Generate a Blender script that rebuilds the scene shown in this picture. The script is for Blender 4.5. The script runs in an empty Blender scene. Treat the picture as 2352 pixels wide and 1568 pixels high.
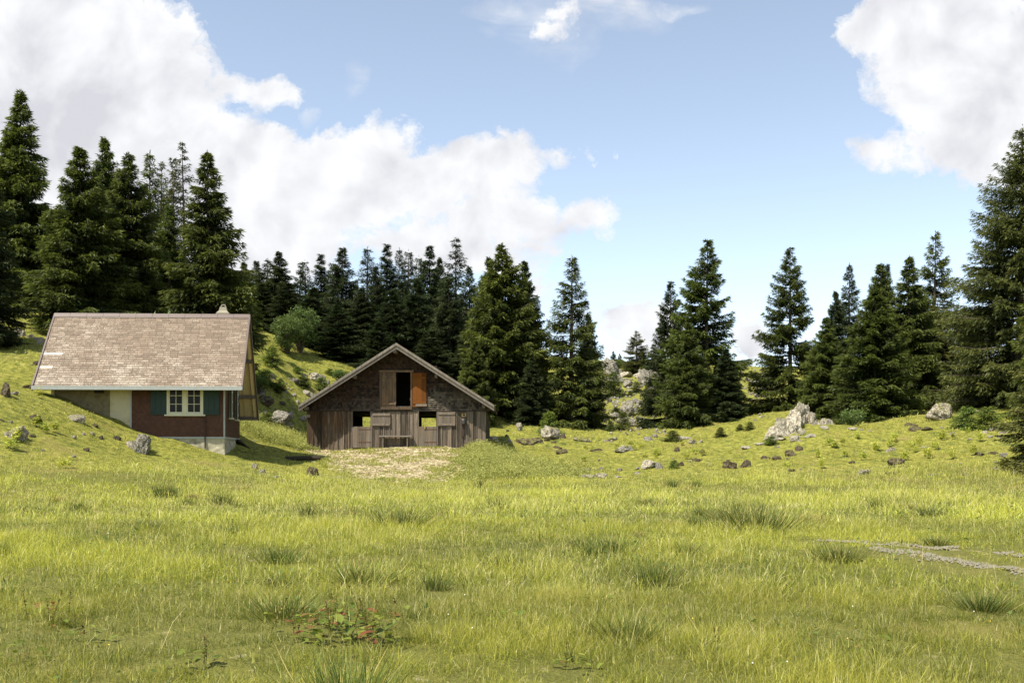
import bpy, bmesh, math, random
import numpy as np
from mathutils import Vector
rs = np.random.RandomState(7); random.seed(7)
R = math.radians
sc = bpy.context.scene
# ---------------------------------------------------------------- camera
F, HX, HY, EYE = 2287.0, 1176.0, 1037.0, 1.6
cam = bpy.data.cameras.new('camera'); co = bpy.data.objects.new('camera', cam); sc.collection.objects.link(co)
cam.lens = 35.0; cam.sensor_width = 36; cam.shift_y = (HY-784)/2352.0; cam.clip_start = 0.1; cam.clip_end = 3000
co.location = (0, 0, EYE); co.rotation_euler = (R(90), 0, 0); sc.camera = co
# ---------------------------------------------------------------- light
SUN_EL, SUN_AZ = R(57), R(230)           # azimuth clockwise from +Y
sd = Vector((math.cos(SUN_EL)*math.sin(SUN_AZ), math.cos(SUN_EL)*math.cos(SUN_AZ), math.sin(SUN_EL)))
sl = bpy.data.lights.new('sun', 'SUN'); sl.energy = 5.0; sl.angle = R(0.5); sl.color = (1.0, 0.93, 0.82)
so = bpy.data.objects.new('sun', sl); sc.collection.objects.link(so); so.rotation_euler = sd.to_track_quat('Z', 'Y').to_euler()
sc.view_settings.view_transform = 'Standard'; sc.view_settings.look = 'None'; sc.view_settings.exposure = 0.72; sc.view_settings.gamma = 1
sc.cycles.max_bounces = 6; sc.cycles.diffuse_bounces = 3; sc.cycles.transmission_bounces = 4; sc.cycles.glossy_bounces = 2
# ---------------------------------------------------------------- node helpers
def nd(nt, t, ins=None, **kw):
    n = nt.nodes.new('ShaderNode'+t)
    for k, v in kw.items(): setattr(n, k, v)
    for k, v in (ins or {}).items():
        if isinstance(v, bpy.types.NodeSocket): nt.links.new(v, n.inputs[k])
        else: n.inputs[k].default_value = v
    return n
def mth(nt, op, a, b=None, c=None, clamp=False):
    n = nt.nodes.new('ShaderNodeMath'); n.operation = op; n.use_clamp = clamp
    for i, v in enumerate((a, b, c)):
        if v is None: continue
        if isinstance(v, bpy.types.NodeSocket): nt.links.new(v, n.inputs[i])
        else: n.inputs[i].default_value = v
    return n.outputs[0]
def mixc(nt, f, a, b, mode='MIX'):
    n = nt.nodes.new('ShaderNodeMix'); n.data_type = 'RGBA'; n.blend_type = mode
    for i, v in ((0, f), (6, a), (7, b)):
        if isinstance(v, bpy.types.NodeSocket): nt.links.new(v, n.inputs[i])
        elif i == 0: n.inputs[0].default_value = v
        else: n.inputs[i].default_value = (*v, 1)
    return n.outputs[2]
def mapr(nt, v, a, b, c=0.0, d=1.0):
    return nd(nt, 'MapRange', {0: v, 1: a, 2: b, 3: c, 4: d}).outputs[0]
def noise(nt, vec, s, det=4, rough=.55, dist=0.0):
    return nd(nt, 'TexNoise', {'Vector': vec, 'Scale': s, 'Detail': det, 'Roughness': rough, 'Distortion': dist}).outputs[0]
def vscale(nt, vec, s):
    return nd(nt, 'Mapping', {'Vector': vec, 'Scale': s}).outputs[0]
# ---------------------------------------------------------------- sky and clouds (at infinity, by direction)
w = bpy.data.worlds.new('World'); sc.world = w; w.use_nodes = True; nt = w.node_tree; nt.nodes.clear()
sky = nd(nt, 'TexSky', sky_type='NISHITA', sun_disc=False, sun_elevation=SUN_EL, sun_rotation=SUN_AZ, altitude=1300, air_density=1.0, dust_density=0.6, ozone_density=1.5)
tc = nd(nt, 'TexCoord').outputs['Generated']
sp = nd(nt, 'SeparateXYZ', {0: tc})
yy = mth(nt, 'MAXIMUM', mth(nt, 'ABSOLUTE', sp.outputs[1]), 0.08)
U = mth(nt, 'MULTIPLY', mth(nt, 'DIVIDE', sp.outputs[0], yy), F/1000); V = mth(nt, 'MULTIPLY', mth(nt, 'DIVIDE', sp.outputs[2], yy), F/1000)
UV = nd(nt, 'CombineXYZ', {0: U, 1: V, 2: 0.0}).outputs[0]
wn = nd(nt, 'TexNoise', {'Vector': UV, 'Scale': 3.6, 'Detail': 6, 'Roughness': .62})
wv = nd(nt, 'VectorMath', {0: wn.outputs[1], 1: (.5, .5, .5)}, operation='SUBTRACT').outputs[0]
wv = nd(nt, 'VectorMath', {0: wv, 'Scale': .20}, operation='SCALE').outputs[0]
UW = nd(nt, 'VectorMath', {0: UV, 1: wv}, operation='ADD').outputs[0]
CL = [(60,60,300,190),(200,330,330,300),(290,130,200,150),(400,140,110,70),(520,175,150,42),(640,200,60,28),(600,370,140,110),(470,420,220,200),(330,560,500,180),
      (800,400,170,110),(905,330,75,70),(950,285,32,32),(960,420,260,90),(1150,375,110,65),(1150,320,35,30),(1260,350,80,26),(640,470,250,140),(640,560,160,100),(1010,560,250,60),(1160,500,190,60),(1300,495,80,42),(1080,600,190,45),
      (1235,650,40,50),(1425,740,85,55),(1500,790,90,45),(1715,765,60,55),(1240,88,30,24),(1285,50,40,28),
      (2150,40,230,110),(2200,170,220,120),(2300,250,250,130),(2240,360,280,75),(2130,395,160,38),(2450,200,300,230),(-300,300,400,350)]
fld = None
for cx, cy, rx, ry in CL:
    a = nd(nt, 'VectorMath', {0: UW, 1: ((HX-cx)/1000, (cy-HY)/1000, 0)}, operation='ADD').outputs[0]
    a = nd(nt, 'VectorMath', {0: a, 1: (1000/rx, 1000/ry, 0)}, operation='MULTIPLY').outputs[0]
    l = nd(nt, 'VectorMath', {0: a}, operation='LENGTH').outputs['Value']
    # slope in screen units so that big clouds keep crisp edges
    g = mth(nt, 'MULTIPLY', mth(nt, 'SUBTRACT', 1.0, l), min(rx, ry)/100.0)
    fld = g if fld is None else mth(nt, 'SMOOTH_MAX', fld, g, 0.25)
fld = mth(nt, 'MINIMUM', fld, 2.5)
n1 = noise(nt, UV, 6.0, 8, .6, .3)
n2 = noise(nt, UV, 2.2, 4, .55)
dens = mth(nt, 'ADD', mth(nt, 'ADD', fld, .04), mth(nt, 'MULTIPLY', mth(nt, 'SUBTRACT', n1, .5), 1.5))
dens = mth(nt, 'ADD', dens, mth(nt, 'MULTIPLY', mth(nt, 'SUBTRACT', noise(nt, UW, 11.0, 8, .68), .5), 1.0))
alpha = mapr(nt, dens, 0.0, 0.26)
alpha = mth(nt, 'POWER', alpha, 0.8)
wm = None
for cx, cy, rx, ry in [(1265,70,110,85),(1330,15,90,50),(1440,35,120,50),(830,180,26,40),(1160,45,110,34),(715,264,34,26),(1560,10,80,20)]:
    a = nd(nt, 'VectorMath', {0: nd(nt, 'VectorMath', {0: UW, 1: ((HX-cx)/1000, (cy-HY)/1000, 0)}, operation='ADD').outputs[0], 1: (1000/rx, 1000/ry, 0)}, operation='MULTIPLY').outputs[0]
    g = mapr(nt, nd(nt, 'VectorMath', {0: a}, operation='LENGTH').outputs['Value'], 1.1, .2); wm = g if wm is None else mth(nt, 'MAXIMUM', wm, g)
wi = mth(nt, 'MULTIPLY', wm, mapr(nt, noise(nt, nd(nt, 'Mapping', {'Vector': UV, 'Rotation': (0, 0, -.6), 'Scale': (3.2, 8.5, 1)}).outputs[0], 1.0, 7, .62, .6), .38, .72))
alpha = mth(nt, 'MAXIMUM', alpha, mth(nt, 'MULTIPLY', wi, .85))
back = mapr(nt, noise(nt, UV, 1.3, 6, .6), .52, .62)       # loose clouds in the half of the sky behind the camera
isb = mth(nt, 'LESS_THAN', sp.outputs[1], 0.02)
alpha = nd(nt, 'Mix', {0: isb, 2: alpha, 3: back}, data_type='FLOAT').outputs[0]
alpha = mth(nt, 'MULTIPLY', alpha, mapr(nt, sp.outputs[2], -0.02, 0.01), clamp=True)
offs = nd(nt, 'VectorMath', {0: UV, 1: (-.035, .05, 0)}, operation='ADD').outputs[0]
rel = mth(nt, 'SUBTRACT', noise(nt, UV, 5.0, 5, .5, .3), noise(nt, offs, 5.0, 5, .5, .3))
thick = mapr(nt, dens, .3, 2.4)
sh = mth(nt, 'ADD', mth(nt, 'MULTIPLY', rel, .85), mth(nt, 'MULTIPLY', mth(nt, 'SUBTRACT', n2, .42), mth(nt, 'MULTIPLY', thick, -1.0)))
sh = mth(nt, 'ADD', .90, sh)
sh = mth(nt, 'MINIMUM', mth(nt, 'MAXIMUM', sh, .68), .98)
ccol = nd(nt, 'Combine' 'XYZ', {0: mth(nt, 'MULTIPLY', sh, .635), 1: mth(nt, 'MULTIPLY', sh, .642), 2: mth(nt, 'MULTIPLY', mth(nt, 'POWER', sh, .85), .65)}).outputs[0]
SKYS = 0.135
# clouds are divided by the background strength so the pair leaves through one Background node
ccs = nd(nt, 'VectorMath', {0: ccol, 'Scale': 1/SKYS}, operation='SCALE').outputs[0]
mxn = nt.nodes.new('ShaderNodeMix'); mxn.data_type = 'RGBA'
nt.links.new(alpha, mxn.inputs[0]); skc = nd(nt, 'HueSaturation', {'Color': sky.outputs[0], 'Saturation': .68, 'Value': 1.03, 'Hue': .494}).outputs[0]; nt.links.new(skc, mxn.inputs[6]); nt.links.new(ccs, mxn.inputs[7])
bg = nd(nt, 'Background', {0: mxn.outputs[2], 1: SKYS}); wo = nd(nt, 'OutputWorld'); nt.links.new(bg.outputs[0], wo.inputs[0])
w.cycles.sampling_method = 'MANUAL'; w.cycles.sample_map_resolution = 512
# ---------------------------------------------------------------- numpy helpers
_tab = np.random.RandomState(3).rand(65536)
def vn(p, seed=0):
    p = np.asarray(p, float); i = np.floor(p).astype(np.int64); f = p-i; f = f*f*(3-2*f)
    def h(a, b, c): return _tab[((a*73856093) ^ (b*19349663) ^ (c*83492791) ^ (seed*2654435)) & 65535]
    x, y, z = i.T; fx, fy, fz = f.T; r = 0
    for a in (0, 1):
        for b in (0, 1):
            for c in (0, 1):
                r = r+h(x+a, y+b, z+c)*(fx if a else 1-fx)*(fy if b else 1-fy)*(fz if c else 1-fz)
    return r
def fbm(p, o=4, seed=0):
    r = 0; a = .5; p = np.asarray(p, float)
    for k in range(o): r = r+a*(vn(p, seed+k)-.5)*2; p = p*2.03+11.3; a *= .5
    return r
def n2d(x, y, s, o=3, seed=0): return fbm(np.stack([x*s, y*s, np.full_like(x, .37)], 1), o, seed)
def link(o, parent=None):
    sc.collection.objects.link(o)
    if parent is not None: o.parent = parent
    return o
def tag(o, label=None, cat=None, group=None, kind=None):
    if label: o['label'] = label
    if cat: o['category'] = cat
    if group: o['group'] = group
    if kind: o['kind'] = kind
    return o
def empty(name, loc, label, cat, group=None):
    o = bpy.data.objects.new(name, None); o.location = loc; o.empty_display_size = .2; link(o); return tag(o, label, cat, group)
def trimesh(name, V, T, mat=None, attrs=None, smooth=False):
    me = bpy.data.meshes.new(name); V = np.asarray(V, np.float32); T = np.asarray(T, np.int32)
    me.vertices.add(len(V)); me.vertices.foreach_set('co', V.ravel())
    me.loops.add(T.size); me.loops.foreach_set('vertex_index', T.ravel())
    me.polygons.add(len(T)); k = T.shape[1]
    me.polygons.foreach_set('loop_start', np.arange(0, T.size, k, dtype=np.int32))
    me.polygons.foreach_set('loop_total', np.full(len(T), k, np.int32))
    me.polygons.foreach_set('use_smooth', np.full(len(T), smooth, bool))
    for n, a in (attrs or {}).items():
        at = me.attributes.new(n, 'FLOAT', 'POINT'); at.data.foreach_set('value', np.asarray(a, np.float32))
    me.update(calc_edges=True)
    if mat: me.materials.append(mat)
    return me
def obj(name, me, parent=None): return link(bpy.data.objects.new(name, me), parent)
# ---------------------------------------------------------------- materials
def newmat(name):
    m = bpy.data.materials.new(name); m.use_nodes = True; m.node_tree.nodes.clear(); return m, m.node_tree
def out(nt, s): nt.links.new(s, nd(nt, 'OutputMaterial').inputs[0])
def pbsdf(nt, col, rough=.8, bump=None, bs=.3, bd=.02, spec=.3, metal=0.0):
    b = nd(nt, 'BsdfPrincipled', {'Base Color': col if isinstance(col, bpy.types.NodeSocket) else (*col, 1), 'Roughness': rough, 'Metallic': metal, 'Specular IOR Level': spec})
    if bump is not None:
        bn = nd(nt, 'Bump', {'Height': bump, 'Strength': bs, 'Distance': bd}); nt.links.new(bn.outputs[0], b.inputs['Normal'])
    return b.outputs[0]
def attr(nt, n): return nd(nt, 'Attribute', attribute_name=n).outputs['Fac']
def ocoord(nt): return nd(nt, 'TexCoord').outputs['Object']
def leafmat(name, dark, light, extra=None, trans=.35, orand=.35, rough=.6, gloss=.025):
    m, nt = newmat(name); t = attr(nt, 'tone'); r = nd(nt, 'ObjectInfo').outputs['Random']
    c = mixc(nt, t, dark, light)
    if extra: c = mixc(nt, mapr(nt, attr(nt, 'dry'), .5, 1), c, extra)
    br = mth(nt, 'ADD', 1-orand/2, mth(nt, 'MULTIPLY', r, orand))
    hs = nd(nt, 'HueSaturation', {'Color': c, 'Value': br, 'Hue': mth(nt, 'ADD', .49, mth(nt, 'MULTIPLY', mth(nt, 'FRACT', mth(nt, 'MULTIPLY', r, 7.3)), .02))}).outputs[0]
    d = nd(nt, 'BsdfDiffuse', {0: hs}).outputs[0]; tr = nd(nt, 'BsdfTranslucent', {0: hs}).outputs[0]
    x = nd(nt, 'MixShader', {0: trans, 1: d, 2: tr}).outputs[0]
    g = nd(nt, 'BsdfGlossy', {0: (.9, .95, .8, 1), 1: rough}).outputs[0]
    out(nt, nd(nt, 'MixShader', {0: gloss, 1: x, 2: g}).outputs[0]); return m
M = {}
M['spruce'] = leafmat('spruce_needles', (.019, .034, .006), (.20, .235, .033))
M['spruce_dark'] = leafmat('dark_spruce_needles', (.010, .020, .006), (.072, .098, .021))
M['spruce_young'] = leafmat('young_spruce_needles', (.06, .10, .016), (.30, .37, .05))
M['spruce_pale'] = leafmat('pale_spruce_needles', (.032, .045, .011), (.22, .225, .048))
M['leaf'] = leafmat('broad_leaves', (.04, .07, .014), (.15, .21, .045))
M['leaf_pale'] = leafmat('pale_leaves', (.10, .15, .05), (.30, .38, .16))
M['herb'] = leafmat('yellow_green_leaves', (.22, .28, .04), (.55, .56, .09))
M['dock'] = leafmat('dock_leaves', (.08, .13, .012), (.24, .29, .04), (.22, .07, .03), gloss=.04, rough=.5)
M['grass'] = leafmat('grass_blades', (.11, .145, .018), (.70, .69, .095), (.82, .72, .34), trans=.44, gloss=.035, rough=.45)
M['turf'] = leafmat('short_turf', (.13, .16, .022), (.60, .59, .095), (.52, .39, .14), trans=.38, gloss=.04)
M['rush'] = leafmat('rush_blades', (.05, .08, .012), (.22, .265, .045), (.44, .36, .12), trans=.25)
M['strawbit'] = leafmat('straw_bits', (.34, .28, .14), (.64, .56, .36), trans=.2)
m, nt = newmat('bark'); oc = ocoord(nt); n = noise(nt, vscale(nt, oc, (3, 3, .8)), 4)
out(nt, pbsdf(nt, mixc(nt, n, (.05, .035, .024), (.17, .135, .10)), .9, n, .6, .03)); M['bark'] = m
m, nt = newmat('ground'); oc = ocoord(nt)
a = noise(nt, oc, .35, 5); b = noise(nt, oc, 3.5, 6, .7); c3 = noise(nt, oc, 22, 3, .7)
g = mixc(nt, mapr(nt, b, .35, .65), (.085, .10, .018), (.32, .305, .058)); g = mixc(nt, mapr(nt, noise(nt, oc, 1.1, 6, .7), .56, .66), g, (.07, .095, .02)); g = mixc(nt, mth(nt, 'MULTIPLY', attr(nt, 'mead'), .8), g, mixc(nt, c3, (.05, .06, .012), (.20, .185, .05))); g = mixc(nt, mapr(nt, a, .56, .74), g, (.24, .20, .06))
st = mixc(nt, mapr(nt, c3, .3, .7), (.27, .21, .11), (.58, .50, .32))
sm = mth(nt, 'ADD', attr(nt, 'straw'), mth(nt, 'MULTIPLY', mth(nt, 'SUBTRACT', b, .5), 3.2))
st = mixc(nt, mapr(nt, noise(nt, oc, 1.3, 5, .65), .5, .68), st, (.40, .33, .17))
g = mixc(nt, mapr(nt, sm, .35, .75), g, st)
out(nt, pbsdf(nt, g, .95, mth(nt, 'ADD', b, c3), .9, .06, spec=.1)); M['ground'] = m
def rockmat(name, base, dark, mossy, lichen):
    m, nt = newmat(name); oc = ocoord(nt)
    r = nd(nt, 'ObjectInfo').outputs['Random']
    ov = nd(nt, 'VectorMath', {0: oc, 1: nd(nt, 'CombineXYZ', {0: mth(nt, 'MULTIPLY', r, 37.0), 1: r, 2: 0.0}).outputs[0]}, operation='ADD').outputs[0]
    n = noise(nt, ov, 3.0, 8, .65); n2_ = noise(nt, ov, 11.0, 6, .7); cr = nd(nt, 'TexVoronoi', {'Vector': ov, 'Scale': 3.1}, feature='DISTANCE_TO_EDGE').outputs[0]
    c = mixc(nt, mapr(nt, n, .38-lichen, .66-lichen*.5), dark, base)
    c = mixc(nt, mapr(nt, n2_, .55, .72), c, tuple(.45*x for x in dark))
    c = mixc(nt, mapr(nt, cr, .0, .03, .75, 0), c, (.03, .028, .02))
    nz = nd(nt, 'SeparateXYZ', {0: nd(nt, 'NewGeometry').outputs['Normal']}).outputs[2]
    ms = mth(nt, 'ADD', mth(nt, 'MULTIPLY', nz, .7), mth(nt, 'MULTIPLY', mth(nt, 'SUBTRACT', n, .5), 1.6))
    c = mixc(nt, mapr(nt, ms, .95-mossy, 1.1-mossy), c, mixc(nt, n2_, (.10, .11, .025), (.24, .22, .07)))
    out(nt, pbsdf(nt, c, .92, mth(nt, 'ADD', mth(nt, 'ADD', n, mth(nt, 'MULTIPLY', n2_, .4)), mapr(nt, cr, 0, .06, -.4, 0)), .9, .12, spec=.15)); M[name] = m
rockmat('limestone', (.58, .525, .40), (.25, .22, .16), .14, .04)
rockmat('limestone_moss', (.62, .56, .45), (.20, .17, .12), .50, 0)
rockmat('dark_stone', (.23, .185, .115), (.06, .045, .028), .42, 0)
rockmat('grey_stone', (.40, .37, .30), (.18, .165, .13), .10, 0)
def woodmat(name, c1, c2, c3, streak=1.0, bump=.5):
    m, nt = newmat(name); oc = ocoord(nt); t = attr(nt, 'tone')
    off = nd(nt, 'CombineXYZ', {0: mth(nt, 'MULTIPLY', t, 50.0), 1: 0.0, 2: mth(nt, 'MULTIPLY', t, 31.0)}).outputs[0]
    v = nd(nt, 'VectorMath', {0: oc, 1: off}, operation='ADD').outputs[0]
    n = noise(nt, vscale(nt, v, (14, 14, .9*streak)), 1.0, 6, .7, .4); k = noise(nt, vscale(nt, v, (2.2, 2.2, .7)), 1.0, 4, .6)
    c = mixc(nt, mapr(nt, n, .3, .7), c1, c2); c = mixc(nt, mapr(nt, k, .48, .68), c, c3)
    kn = nd(nt, 'TexVoronoi', {'Vector': vscale(nt, v, (5, 5, 1.6)), 'Scale': 1.0}).outputs[0]
    c = mixc(nt, mapr(nt, kn, .06, .13, .8, 0), c, (.03, .022, .015))
    c = nd(nt, 'HueSaturation', {'Color': c, 'Value': mth(nt, 'ADD', .55, mth(nt, 'MULTIPLY', t, .9))}).outputs[0]
    out(nt, pbsdf(nt, c, .85, n, bump, .01, spec=.2)); M[name] = m; return m, nt
woodmat('wood_grey', (.08, .063, .045), (.205, .173, .135), (.14, .105, .07))
woodmat('wood_warm', (.045, .031, .020), (.15, .105, .066), (.16, .10, .05))
woodmat('wood_rake', (.085, .07, .054), (.205, .182, .146), (.135, .11, .083))
woodmat('wood_dark', (.02, .015, .01), (.06, .045, .03), (.04, .03, .02))
woodmat('wood_orange', (.10, .035, .006), (.165, .058, .009), (.125, .043, .006))
woodmat('wood_tan', (.46, .36, .19), (.60, .49, .28), (.52, .40, .22), bump=.2)
# barn planks: protected boards under the left eave stay brown-orange, the rest is weathered grey
m, nt = newmat('barn_planks'); oc = ocoord(nt); t = attr(nt, 'tone'); s3 = nd(nt, 'SeparateXYZ', {0: oc})
v = nd(nt, 'VectorMath', {0: oc, 1: nd(nt, 'CombineXYZ', {0: mth(nt, 'MULTIPLY', t, 50.0), 1: 0.0, 2: mth(nt, 'MULTIPLY', t, 31.0)}).outputs[0]}, operation='ADD').outputs[0]
n = noise(nt, vscale(nt, v, (16, 16, .8)), 1.0, 6, .7, .4); k = noise(nt, vscale(nt, v, (3.5, 3.5, .8)), 1.0, 5, .65)
grey = mixc(nt, mapr(nt, n, .3, .72), (.05, .038, .026), (.245, .20, .148)); brown = mixc(nt, mapr(nt, n, .3, .72), (.03, .021, .014), (.13, .085, .05))
br = mth(nt, 'ADD', mapr(nt, s3.outputs[0], -5.2, 1.0, .85, -.05), mth(nt, 'MULTIPLY', mth(nt, 'SUBTRACT', s3.outputs[2], 1.2), .16))
br = mth(nt, 'ADD', br, mth(nt, 'MULTIPLY', mth(nt, 'SUBTRACT', k, .5), 2.2))
c = mixc(nt, mapr(nt, br, .35, .75), grey, brown)
og = mth(nt, 'MULTIPLY', mapr(nt, s3.outputs[0], -5.2, -2.0, 1, 0), mapr(nt, k, .5, .62)); og = mth(nt, 'MULTIPLY', og, mapr(nt, s3.outputs[2], .9, 2.1))
c = mixc(nt, mth(nt, 'MULTIPLY', og, .7), c, (.26, .12, .045))
kn = nd(nt, 'TexVoronoi', {'Vector': vscale(nt, v, (5, 5, 1.7)), 'Scale': 1.0}).outputs[0]; c = mixc(nt, mapr(nt, kn, .05, .12, .85, 0), c, (.022, .016, .011))
c = nd(nt, 'HueSaturation', {'Color': c, 'Value': mth(nt, 'ADD', .45, mth(nt, 'MULTIPLY', t, 1.0))}).outputs[0]
out(nt, pbsdf(nt, c, .85, n, .5, .01, spec=.15)); M['barn_planks'] = m
# barn gable shingles: brown high up, grey where the rain reaches
m, nt = newmat('barn_shingles'); oc = ocoord(nt); t = attr(nt, 'tone'); s3 = nd(nt, 'SeparateXYZ', {0: oc})
k = noise(nt, oc, .9, 4); n = noise(nt, vscale(nt, oc, (30, 30, 3)), 1.0, 3)
wx = mth(nt, 'ADD', mapr(nt, s3.outputs[2], 2.2, 4.4, .85, -.1), mapr(nt, s3.outputs[0], -4, 2.5, -.35, .35)); wx = mth(nt, 'ADD', wx, mth(nt, 'MULTIPLY', mth(nt, 'SUBTRACT', k, .5), 1.4))
c = mixc(nt, mapr(nt, wx, .3, .9), mixc(nt, n, (.024, .013, .007), (.065, .040, .022)), mixc(nt, n, (.045, .036, .025), (.15, .125, .09)))
c = nd(nt, 'HueSaturation', {'Color': c, 'Value': mth(nt, 'ADD', .45, mth(nt, 'MULTIPLY', t, .95))}).outputs[0]
out(nt, pbsdf(nt, c, .8, n, .4, .01, spec=.2)); M['barn_shingles'] = m
m, nt = newmat('red_shingles'); oc = ocoord(nt); t = attr(nt, 'tone'); n = noise(nt, vscale(nt, oc, (5, 5, 2)), 1.5, 5)
c = mixc(nt, n, (.062, .026, .012), (.105, .045, .020)); c = nd(nt, 'HueSaturation', {'Color': c, 'Value': mth(nt, 'ADD', .8, mth(nt, 'MULTIPLY', t, .35))}).outputs[0]
out(nt, pbsdf(nt, c, .7, n, .3, .01)); M['red_shingles'] = m
m, nt = newmat('roof_tiles'); oc = ocoord(nt); t = attr(nt, 'tone'); e = attr(nt, 'edge')
n = noise(nt, vscale(nt, oc, (1, 1, 2)), 8.5, 7, .75); f = noise(nt, vscale(nt, oc, (1, 1, 1.6)), 17, 5, .75); big = noise(nt, oc, .5, 3)
c = mixc(nt, f, (.165, .12, .083), (.25, .192, .137)); c = nd(nt, 'HueSaturation', {'Color': c, 'Value': mth(nt, 'ADD', .8, mth(nt, 'MULTIPLY', t, .35))}).outputs[0]
li = mth(nt, 'ADD', mth(nt, 'MULTIPLY', mth(nt, 'SUBTRACT', n, .5), 2.0), mth(nt, 'MULTIPLY', mth(nt, 'SUBTRACT', f, .5), 2.3))
li = mth(nt, 'ADD', li, mth(nt, 'MULTIPLY', e, .33)); li = mth(nt, 'ADD', li, mth(nt, 'MULTIPLY', mth(nt, 'SUBTRACT', t, .5), .25))
li = mth(nt, 'ADD', li, mth(nt, 'MULTIPLY', mth(nt, 'SUBTRACT', big, .5), 1.0))
li = mth(nt, 'ADD', li, mapr(nt, nd(nt, 'SeparateXYZ', {0: oc}).outputs[2], 7.0, 3.4, -.2, .06))
c = mixc(nt, mapr(nt, li, .26, .50, 0, .75), c, (.47, .42, .335))
c = mixc(nt, mapr(nt, e, .93, .97, 0, .45), c, (.12, .085, .065))
c = mixc(nt, mapr(nt, t, 1.5, 1.6), c, (.58, .54, .45))
out(nt, pbsdf(nt, c, .85, mth(nt, 'ADD', f, li), .4, .01)); M['roof_tiles'] = m
def plain(name, c, rough=.6, nz=.15, s=6, metal=0.0, dirt_or_shade=None):
    m, nt = newmat(name); n = noise(nt, ocoord(nt), s, 6, .65)
    cc = mixc(nt, n, tuple(x*(1-nz*1.6) for x in c), tuple(min(1, x*(1+nz)) for x in c))
    if dirt_or_shade: cc = mixc(nt, mapr(nt, noise(nt, ocoord(nt), 2.3, 7, .7), .52, .66), cc, dirt_or_shade)
    out(nt, pbsdf(nt, cc, rough, n, .25, .01, metal=metal)); M[name] = m
plain('trim_grey', (.33, .345, .31), .5); plain('trim_mauve', (.125, .09, .075), .5); plain('white_paint', (.60, .57, .39), .5, .06)
plain('green_paint', (.013, .034, .023), .5, .2); plain('gable_shutter', (.42, .50, .43), .5, .2)
plain('plaster', (.50, .45, .29), .9, .1, 3, dirt_or_shade=(.36, .30, .13)); plain('foundation', (.44, .40, .28), .95, .3, 5, dirt_or_shade=(.17, .15, .11))
plain('metal', (.09, .085, .08), .45, .2, 9, .6); plain('rust', (.12, .055, .03), .8); plain('leather', (.05, .03, .02), .6); plain('brass', (.5, .36, .12), .4, .1, 9, .8)
plain('concrete', (.30, .27, .20), .9, .3, 8); plain('brick', (.22, .10, .06), .9); plain('interior', (.03, .022, .015), .95); plain('gravel', (.20, .17, .085), .95, .4, 30, dirt_or_shade=(.16, .15, .04))
plain('plaster_shade', (.21, .175, .095), .95, .4, 5, dirt_or_shade=(.10, .085, .045)); plain('curtain', (.35, .33, .28), .9)  # first one: plaster with the shade under the eave put into its colour
m, nt = newmat('glass'); out(nt, nd(nt, 'BsdfPrincipled', {'Base Color': (.012, .012, .012, 1), 'Roughness': .25, 'Specular IOR Level': .15}).outputs[0]); M['glass'] = m
# ---------------------------------------------------------------- terrain
def W(px, py, D): return ((px-HX)/F*D, D, EYE-(py-HY)/F*D)
CP = [W(px, py, D) for px, py, D in [
 (0,700,72),(0,640,86),(0,850,52),(-150,850,50),(70,770,62),(0,905,44),(0,1000,39.5),(0,1080,35),(-200,1080,33),(130,912,48.2),(165,924,48.4),(200,936,48.5),(245,952,48.6),(77,900,48),(60,830,54),(295,984,48.6),(330,996,48.7),(150,1000,43),(150,1080,37),(320,1036,45),(400,1006,48.8),(450,1024,48.7),(515,1043,48.8),(548,1043,50),(350,1088,37.5),(550,1088,42),
 (300,800,60),(200,770,66),(250,740,74),(450,800,66),(450,760,78),(590,800,78),(600,765,92),(680,850,82),(600,900,70),(620,1000,61),(640,1042,55),(640,960,66),(780,858,88),(900,905,84),(900,975,75),
 (600,1075,47),(720,1090,45),(850,1095,46),(1000,1102,46),(720,1036,57),(1100,1036,57),(900,1029,57.5),(705,1031,60),(1115,1028,60),(705,1020,68),(1110,1020,68),(900,1020,66),(1130,1085,48),
 (1115,975,78),(1200,990,76),(1200,900,96),(1200,1001,70),(1350,1008,72),(1350,1050,60),(1350,1090,48.5),(1550,1000,72),(1550,1090,46.5),(1550,1045,58),(1700,1005,70),(1700,1088,45.5),(1690,1035,57),
 (1780,990,62),(1850,960,63),(1920,985,64),(1850,1085,44),(1850,1030,54),(2000,975,66),(2000,1085,43),(2000,1025,54),(2160,962,64),(2160,1015,52),(2200,1085,41.5),(2352,965,60),(2352,1020,49),(2352,1082,41),(2600,960,55),(2600,1080,39),
 (1450,1003,92),(1420,950,105),(1450,900,125),(1450,845,150),(1550,920,112),(1650,900,115),(1740,850,140),(1650,850,150),(1760,930,95),(2000,920,100),(2200,910,95),(2352,900,90),(2000,860,140),(1750,965,78),(1550,985,84),
 (1250,930,100),(1100,850,125),(900,840,125),(700,800,110),(1150,850,150),(300,650,110)]]
CP += [(x, y, z) for x, y, z in [(0,0,0),(0,-15,.2),(-8,0,0),(8,0,0),(0,6,0),(-6,10,0),(6,10,0),(-7,16,.0),(8,16,.03),(0,16,0),(-10,24,.03),(12,24,.08),(0,26,0),(-14,30,.18),(16,32,.12),(0,36,.02),(8,40,.12),(-9,38,.12),(-30,-10,0),(30,-10,.3),(-35,25,1.5),(35,25,1.5),(-16,36.5,.9),
  (-100,100,24),(-60,160,26),(0,170,18),(60,170,16),(100,120,12),(130,160,16),(0,260,20),(-140,200,30),(140,260,20),(-100,20,14),(100,20,6),(-60,60,16),(60,60,5)]]
CP = np.array(CP); _s = 12.0
def _k(d2): return np.where(d2 > 1e-12, d2*np.log(np.sqrt(d2)+1e-9), 0)
_A = CP[:, :2]/_s; _n = len(_A)
_K = _k(((_A[:, None]-_A[None])**2).sum(2))+np.eye(_n)*.012; _P = np.c_[np.ones(_n), _A]
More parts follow.
